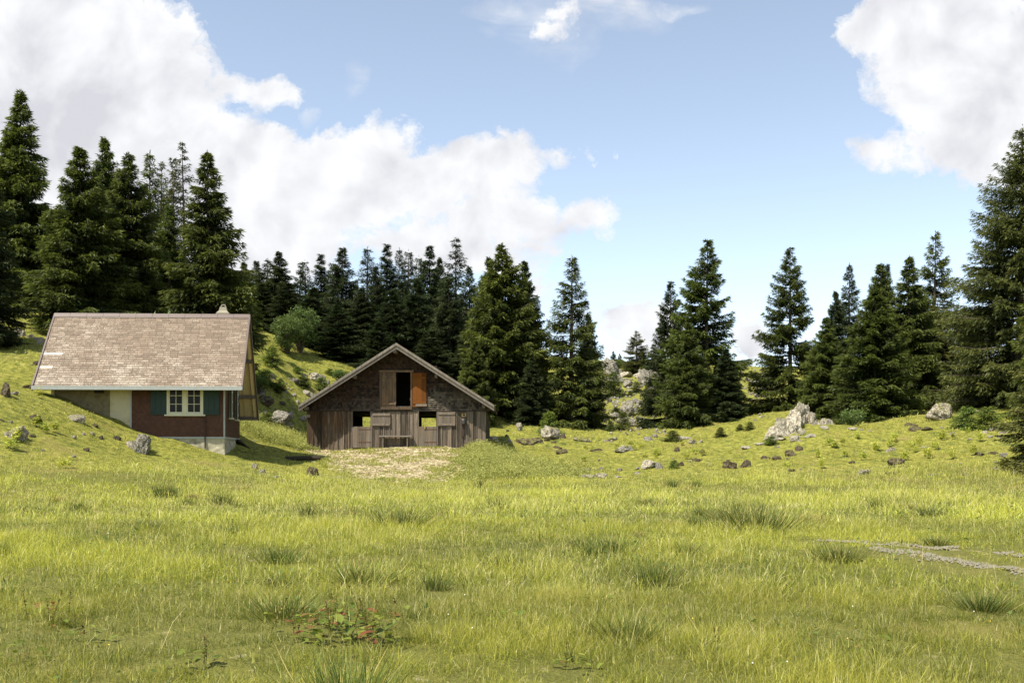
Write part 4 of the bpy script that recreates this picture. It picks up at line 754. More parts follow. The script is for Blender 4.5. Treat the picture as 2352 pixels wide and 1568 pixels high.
rock(3,970,12,8,'d','tiny dark stone at the left edge, below the eave'); rock(585,1077,20,16,'m','pinkish tilted stone in the meadow below the right corner of the house'); rock(603,1087,22,15,'m','second tilted stone just right of the pinkish one'); rock(632,1098,18,8,'w','flat pale stone in the grass right of the two tilted ones'); rock(714,1095,32,22,'d','dark mossy stone in front of the straw yard',sink=.05); rock(734,1095,12,9,'w','small pale stone right beside the dark mossy one'); rock(775,1098,40,5,'w','flat pale slab nearly buried at the edge of the yard')
HL = 'pale rocks on the steep slope left of the house'
rock(37,770,38,20,'w','largest pale rock on the steep slope above the left end of the roof',HL); rock(66,777,20,13,'w','pale rock right of the largest one on the steep left slope',HL); rock(90,790,20,22,'w','pale rock nearest the left rake of the roof',HL); rock(82,782,14,10,'w','small pale rock between the others beside the left rake',HL); rock(4,742,14,16,'w','pale rock high at the left edge of the picture',HL); rock(32,748,34,14,'d','brown slab high on the steep left slope',HL); rock(82,838,22,14,'d','brown stone half way down beside the left rake',HL); rock(72,842,8,4,'w','tiny pale stone half way down the steep left slope',HL)
rock(58,812,6,5,'w','tiny pale stone on the steep slope under the row of pale rocks',HL)
SG = 'rocks on the slope between house and barn'
rock(640,978,46,34,'g','big grey rock between the house gable and the barn',SG,sink=.0); rock(660,982,30,16,'g','low grey block at the right of the big grey rock',SG); rock(652,962,36,18,'w','pale cracked rock on top behind the big grey one',SG); rock(602,928,44,24,'d','dark mossy rock bank close beside the house gable',SG); rock(594,905,28,16,'g','grey rock above the dark bank beside the house gable',SG); rock(590,884,20,16,'g','grey rock close to the gable purlin',SG); rock(626,872,14,18,'g','upright grey rock on the shaded slope',SG); rock(672,876,32,12,'g','long grey slab at the edge of the shaded slope',SG); rock(685,881,14,8,'w','pale end stone right of the long grey slab',SG)
rock(725,876,28,20,'w','large white boulder on the crest just left of the barn roof',SG,sink=0); rock(740,880,20,20,'w','white cracked boulder right of the large one beside the barn roof',SG,sink=0); rock(699,864,20,9,'w','flat white rock left of the large white boulder',SG); rock(712,862,9,8,'w','small white rock between the flat one and the large boulder',SG); rock(752,884,10,12,'g','grey rock touching the barn roof edge on the crest',SG); rock(700,905,22,13,'w','pale slab beside the lower left roof slope of the barn',SG); rock(714,911,20,12,'g','grey end of the pale slab beside the barn roof',SG)
rock(645,930,20,9,'d','brown stone in the middle of the slope between house and barn',SG); rock(674,914,12,10,'w','white stone mid slope left of the barn eave',SG); rock(681,926,11,8,'w','white stone just below the other, left of the barn eave',SG); rock(653,901,15,8,'g','grey stone right of the small spruces between house and barn',SG); rock(693,967,20,13,'w','pale stones heap at the left edge of the barn wall',SG); rock(668,955,10,14,'w','small upright white stone above the big grey rock',SG); rock(609,948,10,7,'w','little white stone above the low bright spruce',SG); rock(620,1004,16,8,'d','brown stone under the low bright spruce',SG)
TS = 'tiny white stones scattered between house and barn'
for p_ in [(594,949),(600,953),(598,960),(656,886),(662,890),(662,897),(666,899),(640,912),(650,914),(661,916),(700,919),(695,930),(668,938),(673,941),(655,935),(627,940),(606,1036),(585,1032),(583,1012),(688,915),(660,946),(704,958),(634,894)]:
    rock(*p_, random.uniform(4,8), random.uniform(3,5), 'w', 'tiny white stone in the grass on the slope between house and barn', TS)
rock(1119,1000,16,17,'w','white rock cut off by the right corner of the barn'); rock(1134,1009,24,12,'w','white ribbed rock in the grass right of the barn corner'); rock(1194,990,18,18,'w','pointed white rock standing before the dark spruces right of the barn',sink=0,tilt=4)
rock(1262,1010,54,30,'m','big boulder with white top under a young spruce',sink=-.05,tilt=4); rock(1264,1012,50,20,'d','dark lower part of the white-topped boulder') if False else None
rock(1294,1007,18,14,'d','dark stone right beside the white-topped boulder'); rock(1166,991,9,7,'d','small brown stone left of the pointed white one'); rock(1163,1002,8,6,'d','small dark stone below the other, right of the barn'); rock(1179,996,8,4,'w','small pale slanted stone left of the pointed white one'); rock(1143,1014,11,5,'w','small white stone low right of the barn corner'); rock(1170,1014,14,7,'w','pale flat stone left of the long mossy slab')
rock(1212,1021,70,20,'d','long dark mossy slab in the grass right of the barn',tilt=5); rock(1235,1016,40,16,'d','dark slab end sloping down right of the long mossy slab',tilt=8); rock(1282,1032,26,12,'d','dark rounded stone right of the long slab'); rock(1290,1041,32,13,'d','dark stone with dry grass below the rounded one'); rock(1343,1014,54,13,'m','flat moss-covered rock below the pointed spruce',tilt=5); rock(1255,1014,20,8,'d','dark stone between the long slab and the boulder'); rock(1272,1018,14,6,'d','small dark stone under the boulder')
rock(1368,1036,34,8,'d','dark narrow slab in the middle of the meadow edge',tilt=3); rock(1399,1014,28,7,'w','flat white rock on the crest in the middle',tilt=3); rock(1437,1033,54,15,'g','low rounded brown-grey boulder in the middle slope',tilt=4)
rock(1322,1082,14,9,'w','left white stone of the group in the middle meadow'); rock(1352,1096,30,9,'w','flat white stone at the front of the group in the middle meadow',tilt=4); rock(1382,1097,28,14,'w','cracked white stone at the front right of the group'); rock(1382,1079,16,10,'w','white wedge stone at the back right of the group'); rock(1368,1080,14,6,'w','low white stone left of the wedge stone'); rock(1345,1080,30,9,'m','mossy stone at the back of the white group'); rock(1424,1081,14,9,'w','lone white stone right of the group'); rock(1421,1097,22,6,'w','flat white stone right of the group, low in the grass',tilt=3)
rock(1497,1077,48,20,'w','wide rounded pale rock in the middle slope',sink=-.0,tilt=4); rock(1516,1076,22,18,'g','grey shoulder of rock right of the wide pale one'); rock(1466,1088,22,6,'w','flat pale stone below left of the wide pale rock'); rock(1464,1076,10,7,'w','small white stone left of the wide pale rock'); rock(1376,1058,7,5,'g','tiny grey stone in the middle slope')
rock(1556,1038,15,14,'d','brown upright stone in the middle right slope'); rock(1614,1041,14,14,'d','brown upright stone a little further right'); rock(1603,1060,32,10,'d','dark overhung stone ledge in the grass'); rock(1562,1070,20,12,'d','brown stone right of the bright seedling spruce'); rock(1680,1076,38,24,'d','large dark stone, left one of the dark pair'); rock(1714,1072,32,22,'d','large dark stone, right one of the dark pair'); rock(1672,1064,12,12,'d','dark knob on the left of the dark pair')
rock(1568,1010,26,12,'w','white cracked stone below the tall open spruce'); rock(1592,1018,22,12,'w','mossy white stones right of the cracked one'); rock(1583,1009,12,6,'w','small white stone at the foot of the tall open spruce'); rock(1610,1016,10,7,'w','little white stone right of the mossy ones'); rock(1490,1012,28,12,'g','grey flat rock on the crest below the rocky hill'); rock(1506,1004,18,9,'g','grey stone above the flat rock on the crest'); rock(1407,1010,26,6,'w','white slab on the crest left below the rocky hill')
# outcrop at the right: one thing made of a jagged crag and its lower shelves
x0_, D0_, z0_ = hit(1850, 990); D0_ = 60.0; x0_ = (1850-HX)/F*D0_; z0_ = EYE-(995-HY)/F*D0_
oc_ = empty('rock_outcrop', (x0_, D0_, z0_), 'jagged pale limestone outcrop with grass on top, in front of the right-hand trees', 'rock outcrop')
def crag(cx, by, wp, tp, tri, D, kind='limestone', nm='crag', seed=1):
    me = rock_mesh(seed, 16, 5, .13); q = np.zeros(len(me.vertices)*3); me.vertices.foreach_get('co', q); q = q.reshape(-1, 3)
    tt = (q[:, 2]+.3)/1.3; q[:, 0] = q[:, 0]*(1-.42*np.clip(tt, 0, 1))+tri*np.clip(tt, 0, 1); q += .045*np.stack([fbm(q*4+seed, 4, seed+5), fbm(q*4+seed+9, 4, seed+6), fbm(q*5+seed+19, 4, seed+7)], 1)
    hw = wp/2/F*D; hh = (by-tp)/F*D; q = q*np.array([hw, hw*.7, hh*.8]); me.vertices.foreach_set('co', q.astype(np.float32).ravel()); me.materials.clear(); me.materials.append(M[kind]); me.update()
    o = obj(nm, me, oc_); o.location = ((cx-HX)/F*D-x0_, D-D0_, EYE-(by-HY)/F*D+hh*.18-z0_)
def lump(cx, by, wp, hp, D, kind, nm, k):
    m2 = RM[k % 7].copy(); m2.materials.clear(); m2.materials.append(M[kind]); o = obj(nm, m2, oc_); hw, hh = wp/2/F*D, hp/F*D
    o.scale = (hw, hw*.9, hh*.78); o.location = ((cx-HX)/F*D-x0_, D-D0_, EYE-(by-HY)/F*D+hh*.22-z0_); o.rotation_euler = (R((k*7) % 11-5), R((k*5) % 13-10), R(k*53))
for k_, a_ in enumerate([(1778,1006,62,28,60.0,'limestone','lower_shelf'),(1800,1005,66,48,60.3,'limestone','crag_face'),(1820,1002,62,62,60.8,'limestone','crag_face'),(1842,997,50,72,61.3,'limestone_moss','summit'),(1838,952,24,30,61.0,'limestone','summit'),(1868,997,66,50,61.4,'limestone_moss','mossy_shelf'),(1866,966,22,24,61.0,'limestone','knob'),(1894,997,62,38,61.4,'limestone_moss','mossy_shelf'),(1916,998,52,24,61.2,'limestone','lower_shelf'),(1850,1003,70,20,59.6,'limestone_moss','lower_shelf')]): lump(*a_, k_)
OG = 'pale rocks running down from the outcrop'
for a_ in [(1832,1007,34,9,'flat pale slab directly below the outcrop'),(1790,1012,46,9,'long pale slab sloping down left of the outcrop'),(1755,1022,40,8,'pale slab further down left from the outcrop'),(1718,1030,34,6,'lowest flat pale slab left of the outcrop'),(1864,1006,34,10,'pale rock below the middle of the outcrop'),(1826,1014,26,12,'pale tilted rock in the grass below the outcrop'),(1838,1017,12,6,'small pale stone below the tilted rock'),(1847,998,20,10,'pale knob at the foot of the outcrop'),(1963,987,28,8,'small white ledge right of the outcrop'),(1980,989,10,5,'white pebble-like stone right of the small ledge'),(1999,990,12,5,'flat white stone furthest right of the outcrop'),(1898,986,26,12,'pale block at the right end of the outcrop'),(1735,968,12,6,'pale stone in the shade left of the outcrop')]: rock(a_[0],a_[1],a_[2],a_[3],'w',a_[4],OG,tilt=8)
rock(1820,1048,34,20,'d','dark stone right of centre in the row below the outcrop'); rock(1789,1056,28,14,'d','dark stone in the middle of the row below the outcrop'); rock(1761,1055,24,11,'d','dark flat stone at the left of the row below the outcrop'); rock(1838,1036,26,16,'d','dark stone with grass cap at the top of the row'); rock(1788,1030,11,9,'g','small grey stone above the dark row'); rock(1821,1082,19,7,'d','small brown stone low below the dark row')
rock(1957,1066,17,7,'d','small dark stone in the right slope'); rock(1985,1088,34,15,'g','grey-white rounded stone low in the right slope'); rock(2060,1066,40,20,'d','large mottled dark stone in the right slope'); rock(2049,1037,32,13,'m','flat-topped stone above the mottled dark one'); rock(2128,1027,26,4,'w','thin white slab in the right slope',tilt=3); rock(2049,1089,36,8,'d','flat brown stone below the mottled one',tilt=4); rock(2052,1073,18,5,'d','thin brown stone just under the mottled one')
rock(2166,964,66,34,'m','dome-shaped white rock with grass on top, before the grove',sink=-.05,tilt=3); rock(2110,987,54,12,'d','long brown slab sloping left of the dome-shaped rock',tilt=12); rock(2098,978,34,10,'d','dark upper slab left of the dome-shaped rock'); rock(2132,990,36,8,'d','lower brown slab under the dome-shaped rock',tilt=6)
rock(2250,952,26,16,'w','grey-white stone between the two bright young spruces'); rock(2189,999,16,11,'m','brownish stone below the dome-shaped rock'); rock(2164,986,12,7,'m','small brownish stone under the dome-shaped rock')
for a_ in [(2266,996,22,10,'left white stone of the heap at the right edge'),(2286,988,22,10,'upper white stone of the heap at the right edge'),(2304,998,20,9,'right white stone of the heap at the right edge'),(2296,1006,16,9,'lowest white stone of the heap at the right edge'),(2276,1004,14,5,'thin white stone inside the heap at the right edge')]: rock(*a_[:4],'w',a_[4])
rock(2306,1050,22,15,'g','rounded grey-brown stone near the right edge'); rock(2285,1045,22,8,'d','dark stone left of the rounded one near the right edge'); rock(2254,1047,26,12,'d','brown stone second left of the rounded one near the right edge'); rock(2335,1086,12,10,'g','small grey stone low at the right edge'); rock(2292,1078,18,6,'w','flat pale stone low near the right edge'); rock(2287,1064,12,4,'w','thin white stone near the right edge'); rock(2230,1010,16,5,'w','thin pale stone below the bright young spruces')
rock(2150,1092,34,3,'w','thin flat stone at the border of the long grass',tilt=2); rock(2218,1092,14,5,'g','small grey stone at the border of the long grass'); rock(1985,1040,9,8,'w','tiny pale stone among the yellow herbs')
RT = 'tiny stones scattered over the right-hand slope'
for i in range(16): rock(random.uniform(1420,2345), random.uniform(1008,1085), random.uniform(4,8), random.uniform(2.5,5), random.choice('wwgd'), 'tiny stone scattered in the short grass of the right-hand slope', RT)
# rocky hill in the middle distance
BH = 'large rocks of the rocky hill'
x_, D_, z_ = hit(1402, 866)
cg = rock(1402, 866, 46, 40, 'g', 'tall grey crag on the crest of the rocky hill', BH, sink=-.1, tilt=3); rock(1420,862,18,20,'g','small crag at the right foot of the tall one',BH)
for a_ in [(1485,886,38,34,'big pale grey block high on the rocky hill'),(1422,882,30,18,'wide grey rock under the crest of the rocky hill'),(1445,890,26,16,'dark grey rock left of the big pale block'),(1472,868,44,13,'rock band just below the crest of the hill'),(1440,866,34,12,'rock band left below the crest of the hill'),(1505,868,26,18,'grey rock beside the big block, right end of the hill'),(1425,862,16,11,'grey stone right beneath the tall crag'),(1502,898,22,10,'grey rocks right below the big pale block'),(1443,938,28,16,'tilted grey rock in the middle of the rocky hill'),(1440,958,36,24,'largest grey rock heap low on the rocky hill'),(1414,964,20,16,'grey rock left of the largest heap'),(1458,926,16,10,'grey rock above the largest heap'),(1470,930,16,11,'grey rock right above the largest heap'),(1504,936,24,14,'grey rocks on the right side of the hill'),(1425,975,24,12,'long grey rock at the foot of the hill'),(1452,974,22,10,'grey rock right in the foot of the hill'),(1475,975,18,12,'small grey heap right in the foot of the hill'),(1462,948,14,11,'grey block at the right of the largest heap'),(1396,966,14,14,'grey rock by the pointed spruce on the hill foot'),(1400,925,14,10,'grey rock half hidden by the pointed spruce'),(1519,870,22,12,'grey rock by the spruce at the right crest'),(1405,905,12,9,'grey stone left beneath the largest young spruce')]: rock(*a_[:4], random.choice('ggw'), a_[4], BH, sink=-.05)
HS = 'small grey stones strewn over the rocky hill'
for i in range(58):
    px = random.uniform(1385, 1530); py = random.uniform(850, 1000) if random.random() < .6 else random.choice((866, 930, 970))+random.gauss(0, 10); rock(px, py, random.uniform(4,12), random.uniform(3,7), random.choice('gggw'), 'small grey stone strewn over the rocky hillside between the spruces', HS)
for i in range(12): rock(random.uniform(1722, 1765), random.uniform(850, 935), random.uniform(6,16), random.uniform(3,9), 'w', 'pale rock on the far hillside glimpsed between the two open spruces', 'pale rocks on the far hillside')
# ---------------------------------------------------------------- herbs
def herb_mesh(seed, H=.55, n=9, lw=.055, ll=.24):
    r = np.random.RandomState(seed); V = []; Fq = []; T = []
    for s in range(n):
        a = r.rand()*6.28; lean = r.uniform(.05, .35); h = H*r.uniform(.5, 1); dx, dy = math.cos(a)*lean, math.sin(a)*lean; bx, by = r.normal(0, .06, 2)
        for k in range(6):
            f = .25+.75*k/5; o = np.array([bx+dx*h*f, by+dy*h*f, h*f]); b_ = r.rand()*6.28; v = np.array([math.cos(b_), math.sin(b_), .7]); v /= np.linalg.norm(v); l = ll*(1.1-.5*f); c = np.cross(v, [0, 0, 1]); c /= np.linalg.norm(c)
            q = len(V); V += [o, o+v*l*.5+c*lw, o+v*l+np.array([0, 0, -.04]), o+v*l*.5-c*lw]; Fq.append((q, q+1, q+2, q+3)); t = r.uniform(.2, 1); T += [t]*4
    return trimesh('herb', np.array(V), np.array(Fq), M['herb'], {'tone': T})
HM = [herb_mesh(i, .5+.08*i) for i in range(4)]
hp = [(760,970),(800,990),(860,960),(985,910),(1020,1060),(1040,1080),(1130,1020),(1150,1010),(1250,970),(1290,920),(1300,940),(1430,1000),(1460,1020),(1560,1050),(1575,1070),(1620,980),(1625,1000),(1670,910),(1690,920),(1760,1080),(1890,860),(1770,910),(1500,970),(690,1150),(400,1150),(880,1050),(1940,1040),(1990,930),(2230,800),(1370,1080),(660,1060)]
GG = 'yellow-green herbs on the right-hand slope'
for i, (a_, b_) in enumerate(hp):
    x, D, z = hit(1694+.27978*a_, 746.5+.27978*b_+8); o = obj('yellow_herb', HM[i % 4]); o.location = (x, D, z); o.rotation_euler.z = i*1.7; s = random.uniform(.6, 1.05); o.scale = (s, s, s); tag(o, 'clump of yellow-green broad-leaved herb among short grass of the right-hand slope', 'herb', GG)
for i in range(20):
    x, D, z = hit(random.uniform(1300, 1700), random.uniform(1012, 1062)); o = obj('yellow_herb', HM[i % 4]); o.location = (x, D, z); s = random.uniform(.5, .9); o.scale = (s, s, s*.8); tag(o, 'clump of yellow-green herb on the low crest in the middle of the picture', 'herb', 'yellow-green herbs on the middle crest')
for i, (a_, b_) in enumerate([(95,1340),(300,1150),(370,1200),(140,1290),(540,1500),(1235,1370),(450,1200),(325,920)]):
    x, D, z = hit(a_*.27463, 660.35+.27463*b_+3); o = obj('yellow_herb', HM[i % 4]); o.location = (x, D, z); o.rotation_euler.z = i*1.7; s = random.uniform(.8, 1.2); o.scale = (s, s, s*.85); tag(o, 'clump of yellow-green broad-leaved herb on the slope left below the farmhouse', 'herb', 'yellow-green herbs below the farmhouse')
# rush tufts
def blades_np(r, P, L, Wd, lean, bend, tone, dry, az=None):
    n = len(P); az = r.rand(n)*6.283 if az is None else az; h = np.stack([np.cos(az), np.sin(az), np.zeros(n)], 1); fa = r.rand(n)*6.283; c = np.stack([np.cos(fa), np.sin(fa), np.zeros(n)], 1)*Wd[:, None]*.5
    up = np.array([0, 0, 1.0]); l1 = (L*.55)[:, None]; p1 = P+up*l1*np.cos(lean)[:, None]+h*l1*np.sin(lean)[:, None]; a2 = np.minimum(lean+bend, 2.0); l2 = (L*.45)[:, None]; p2 = p1+up*l2*np.cos(a2)[:, None]+h*l2*np.sin(a2)[:, None]
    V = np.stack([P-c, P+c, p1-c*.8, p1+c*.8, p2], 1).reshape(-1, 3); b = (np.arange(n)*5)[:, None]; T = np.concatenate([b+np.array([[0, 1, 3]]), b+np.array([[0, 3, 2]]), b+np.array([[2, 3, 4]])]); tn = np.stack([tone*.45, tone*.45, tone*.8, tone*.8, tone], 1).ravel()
    return V, T, tn, np.repeat(dry, 5)
def tuft_mesh(seed, n, rad, H, wd, dryf=.1):
    r = np.random.RandomState(seed); P = np.c_[r.normal(0, rad, (n, 2)), np.full(n, -.03)]; L = H*r.uniform(.5, 1.1, n); V, T, a, b = blades_np(r, P, L, np.full(n, wd), np.abs(r.normal(0, .25, n)), np.abs(r.normal(0, .3, n)), r.rand(n), (r.rand(n) < dryf)*1.0)
    d = V[:, :2]; k = np.repeat(P[:, :2], 5, 0); V[:, :2] = V[:, :2]+k*V[:, 2:3]*1.3/H; return trimesh('rush', V, T, M['rush'], {'tone': a, 'dry': b})
TM = [tuft_mesh(1, 320, .16, .62, .010), tuft_mesh(2, 260, .12, .55, .009), tuft_mesh(3, 420, .22, .5, .011, .2), tuft_mesh(4, 260, .13, .42, .010, .85)]
for i, (px, py, s, k, lb) in enumerate([(375,1146,1.0,0,'dark rush tuft on the left, below the split pale rock'),(510,1158,.9,1,'rush tuft below the right corner of the farmhouse'),(430,1160,.5,1,'small rush tuft between the two left ones'),(705,1184,.7,1,'small rush tuft left of the middle, under the dark mossy stone'),(915,1214,1.0,2,'wide rush tuft in the meadow under the barn bench'),(1140,1172,.75,0,'dark small rush tuft in the meadow below the barn corner'),(1545,1120,.8,1,'tall thin rush tuft under the wide rounded pale rock'),(1600,1118,.6,1,'faint rush tuft right of the tall thin one'),(1740,1222,1.2,2,'largest rush tuft right of the middle of the meadow'),(1700,1200,.9,2,'rush tuft left behind the largest one'),(1600,1210,.5,0,'small rush tuft left of the largest pair'),(1868,1208,.8,3,'tan brown dry grass tuft right of the largest rush tuft'),(2010,1170,.6,0,'rush tuft in the bright right part of the meadow'),(1500,1345,.55,0,'dark upright tuft right of the middle foreground'),(1415,1265,.6,2,'low tuft below the middle of the meadow'),(1570,1275,.5,2,'low dark tuft right of the middle foreground tuft'),(1440,1470,.5,2,'dry-centred tuft in the right middle foreground'),(790,1620,.62,0,'tall dark rush tuft cut by the bottom edge of the picture'),(1100,1120,.8,1,'fresh green tuft at the right end of the straw yard'),(640,1350,.4,2,'low tuft in the left middle foreground'),(1930,1290,.6,2,'tuft beside the gravel track'),(330,1190,.4,1,'small dark tuft low on the left of the meadow')]):
    x, D, z = hit(px, min(py, 1560)) if py <= 1560 else ((px-HX)/F*6.2, 6.2, 0.0); o = obj('rush_tuft', TM[k]); o.location = (x, D, z); s *= 1.12; o.scale = (s, s, s); o.rotation_euler.z = i; tag(o, lb, 'rush tuft', 'rush tufts in the meadow')
TG = 'small dark tussocks scattered through the meadow'
for i in range(38):
    x, D, z = hit(random.uniform(-20, 2370), HY+1.6*F/random.uniform(7.5, 38)+random.uniform(-5, 5)); o = obj('grass_tussock', TM[(0, 1, 2, 2, 3)[i % 5]] if i % 9 else TM[3]); s = random.uniform(.3, .62); o.location = (x, D, z); o.scale = (s*1.15, s*1.15, s); o.rotation_euler.z = i; tag(o, 'small dark tussock standing out of the paler meadow grass', 'tussock', TG)
# docks
def leafq(V, Fq, T, Dd, o, az, l, w_, el, droop, tone, dry):
    h = np.array([math.cos(az), math.sin(az), 0]); c = np.array([-h[1], h[0], 0]); n = 6; b = len(V)
    for i in range(n+1):
        f = i/n; e = el-droop*f; p = o+h*l*f*math.cos(el-.5*droop*f)+np.array([0, 0, l*f*math.sin(el-.5*droop*f)]); ww = w_*math.sin(math.pi*min(1, f*.93+.07))**.8; fold = np.array([0, 0, ww*.35])
        V += [p-c*ww+fold, p, p+c*ww+fold]; T += [tone*.8, tone, tone*.9]; Dd += [dry]*3
    for i in range(n):
        q = b+i*3; Fq += [(q, q+1, q+4, q+3), (q+1, q+2, q+5, q+4)]
def dock_mesh(seed, n, spread, ll, redp, stalks, H=.3):
    r = np.random.RandomState(seed); V = []; Fq = []; T = []; Dd = []
    for i in range(n):
        c = r.normal(0, spread, 2); az = r.rand()*6.28; dr = r.rand(); red = 1.0 if r.rand() < redp else 0.0
        leafq(V, Fq, T, Dd, np.array([c[0], c[1], H*r.uniform(.1, 1)]), az, ll*r.uniform(.5, 1.1), ll*.24*r.uniform(.7, 1.2), r.uniform(-.1, .9), r.uniform(.3, 1.2), r.rand(), red*r.uniform(.7, 1))
    for i in range(stalks):
        c = r.normal(0, spread, 2); h = H*r.uniform(1.1, 1.7); lx, ly = r.normal(0, .08, 2)
        for k in range(26): f = r.uniform(.25, 1); leafq(V, Fq, T, Dd, np.array([c[0]+lx*f, c[1]+ly*f, h*f]), r.rand()*6.28, .035, .012, r.uniform(-.3, 1), .3, r.rand()*.6, .75 if r.rand() < .5 else 0)
        b = len(V); 
        for q in ((-.004, 0), (.004, 0)): V.append(np.array([c[0]+q[0], c[1], 0])); V.append(np.array([c[0]+lx+q[0], c[1]+ly, h])); T += [.3, .5]; Dd += [.6, .8]
        Fq.append((b, b+2, b+3, b+1))
    return trimesh('dock', np.array(V), np.array(Fq), M['dock'], {'tone': T, 'dry': Dd}, True)
DM = [dock_mesh(1, 34, .24, .19, .35, 6, .36), dock_mesh(2, 12, .12, .15, .2, 2, .25), dock_mesh(3, 10, .12, .13, .05, 0, .22), dock_mesh(4, 14, .14, .12, .7, 4, .3)]
for i, (px, py, s, k, lb) in enumerate([(730,1475,1.0,0,'large dock clump with reddening leaves, left part, in the foreground'),(850,1480,1.0,0,'reddest part of the dock clump in the foreground'),(790,1440,.9,0,'dock stalks standing behind the reddish clump in the foreground'),(120,1440,1.0,3,'dock with dark red stalks at the lower left'),(210,1475,.9,1,'green dock right of the red-stalked one at the lower left'),(1155,1440,.9,2,'dark leafed dock below the middle of the picture'),(1380,1400,.8,2,'pale leafed dock in the right middle foreground'),(70,1520,.9,2,'broad leafed dock in the lower left corner'),(540,1225,.9,3,'reddish dock in the meadow left of the middle'),(565,1135,1.0,3,'reddish dock just below the right corner of the house'),(810,1195,.9,3,'orange-brown dock stalks left of the wide rush tuft'),(1030,1205,.9,3,'dark dock stalks below the right of the barn'),(2010,1510,.9,2,'broad light leaf at the lower right'),(1335,1540,.8,1,'brownish dock at the bottom right of the middle'),(1180,1290,.6,2,'small pale leaves in the middle of the meadow'),(450,1535,.8,1,'dock at the bottom, left of the middle'),(360,1310,.6,2,'small broad leaves in the left meadow'),(1240,1250,.8,3,'thin brown dock stalk in the middle of the meadow'),(1640,1500,.7,1,'small dock in the right foreground'),(2170,1350,.5,1,'small dock at the right below the gravel track')]):
    x, D, z = hit(px, min(py, 1552)); s *= .8; o = obj('dock_plant', DM[k]); o.location = (x, D, z+.0); o.scale = (s, s, s*.85); o.rotation_euler.z = i*2.1; tag(o, lb, 'dock plant', 'dock plants in the meadow')
# ---------------------------------------------------------------- gravel track at the right
def strip(name, pts, hw, label=None):
    V = []; Fq = []; T = []
    P = [hit(*p)[:2] for p in pts]; xs_ = np.interp(np.linspace(0, len(P)-1, 60), range(len(P)), [p[0] for p in P]); ys_ = np.interp(np.linspace(0, len(P)-1, 60), range(len(P)), [p[1] for p in P])
    for i in range(60):
        j = min(i, 58); dx, dy = xs_[j+1]-xs_[j], ys_[j+1]-ys_[j]; l = math.hypot(dx, dy); nx_, ny_ = -dy/l, dx/l; ww = hw*max(.0, .55+1.6*float(n2d(np.array([xs_[i]]), np.array([ys_[i]]), 1.5)[0]))*min(1, i/8+.1)
        for s in (-1, -.5, 0, .5, 1): X_, Y_ = xs_[i]+nx_*ww*s, ys_[i]+ny_*ww*s; V.append((X_, Y_, g1(X_, Y_)+(.012 if abs(s) < 1 else -.03)))
    for i in range(59):
        for k in range(4): q = i*5+k; Fq.append((q, q+1, q+6, q+5))
    o = obj(name, trimesh(name, np.array(V)-np.array([0, 0, .006]), np.array(Fq), M['gravel'], None, True)); tag(o, kind='structure'); return list(zip(xs_, ys_))
TR = strip('track', [(1900,1243),(2000,1250),(2150,1258),(2250,1266),(2400,1283),(2600,1310)], .055)+strip('track', [(2020,1262),(2130,1277),(2230,1296),(2352,1316),(2500,1345)], .05)
TRa = np.array(TR)
# ---------------------------------------------------------------- grass
def wedge(r, n, d0, d1, pad=.12):
    D = np.sqrt(r.uniform(d0**2, d1**2, n)); u = r.uniform(-1, 1, n); return u*((.514+pad*.7)*D+2.2), D
hin = np.array([HF(RL, -.2, 0)[:2], HF(0, -.2, 0)[:2], HF(0, VB, 0)[:2], HF(RL, VB, 0)[:2]])
def free(x, y):
    # house interior, barn interior, track ruts
    du = (x-OX)*math.cos(LA)+(y-OY)*math.sin(LA); dv = -(x-OX)*math.sin(DA)+(y-OY)*math.cos(DA)
    ok = ~((du > UL-.1) & (du < UW_+.1) & (dv > VF-.02) & (dv < VK+.05)); ok &= ~((x > XL-.02) & (x < XR+.02) & (y > BY-.10) & (y < BY+BD+.05)); return ok
def nearest_track(x, y):
    m_ = np.full(len(x), 9.0); s = (y < 24) & (x > 3)
    if s.any(): d = np.sqrt(((np.c_[x[s], y[s]][:, None]-TRa[None, ::2])**2).sum(2)).min(1); m_[s] = d
    return m_
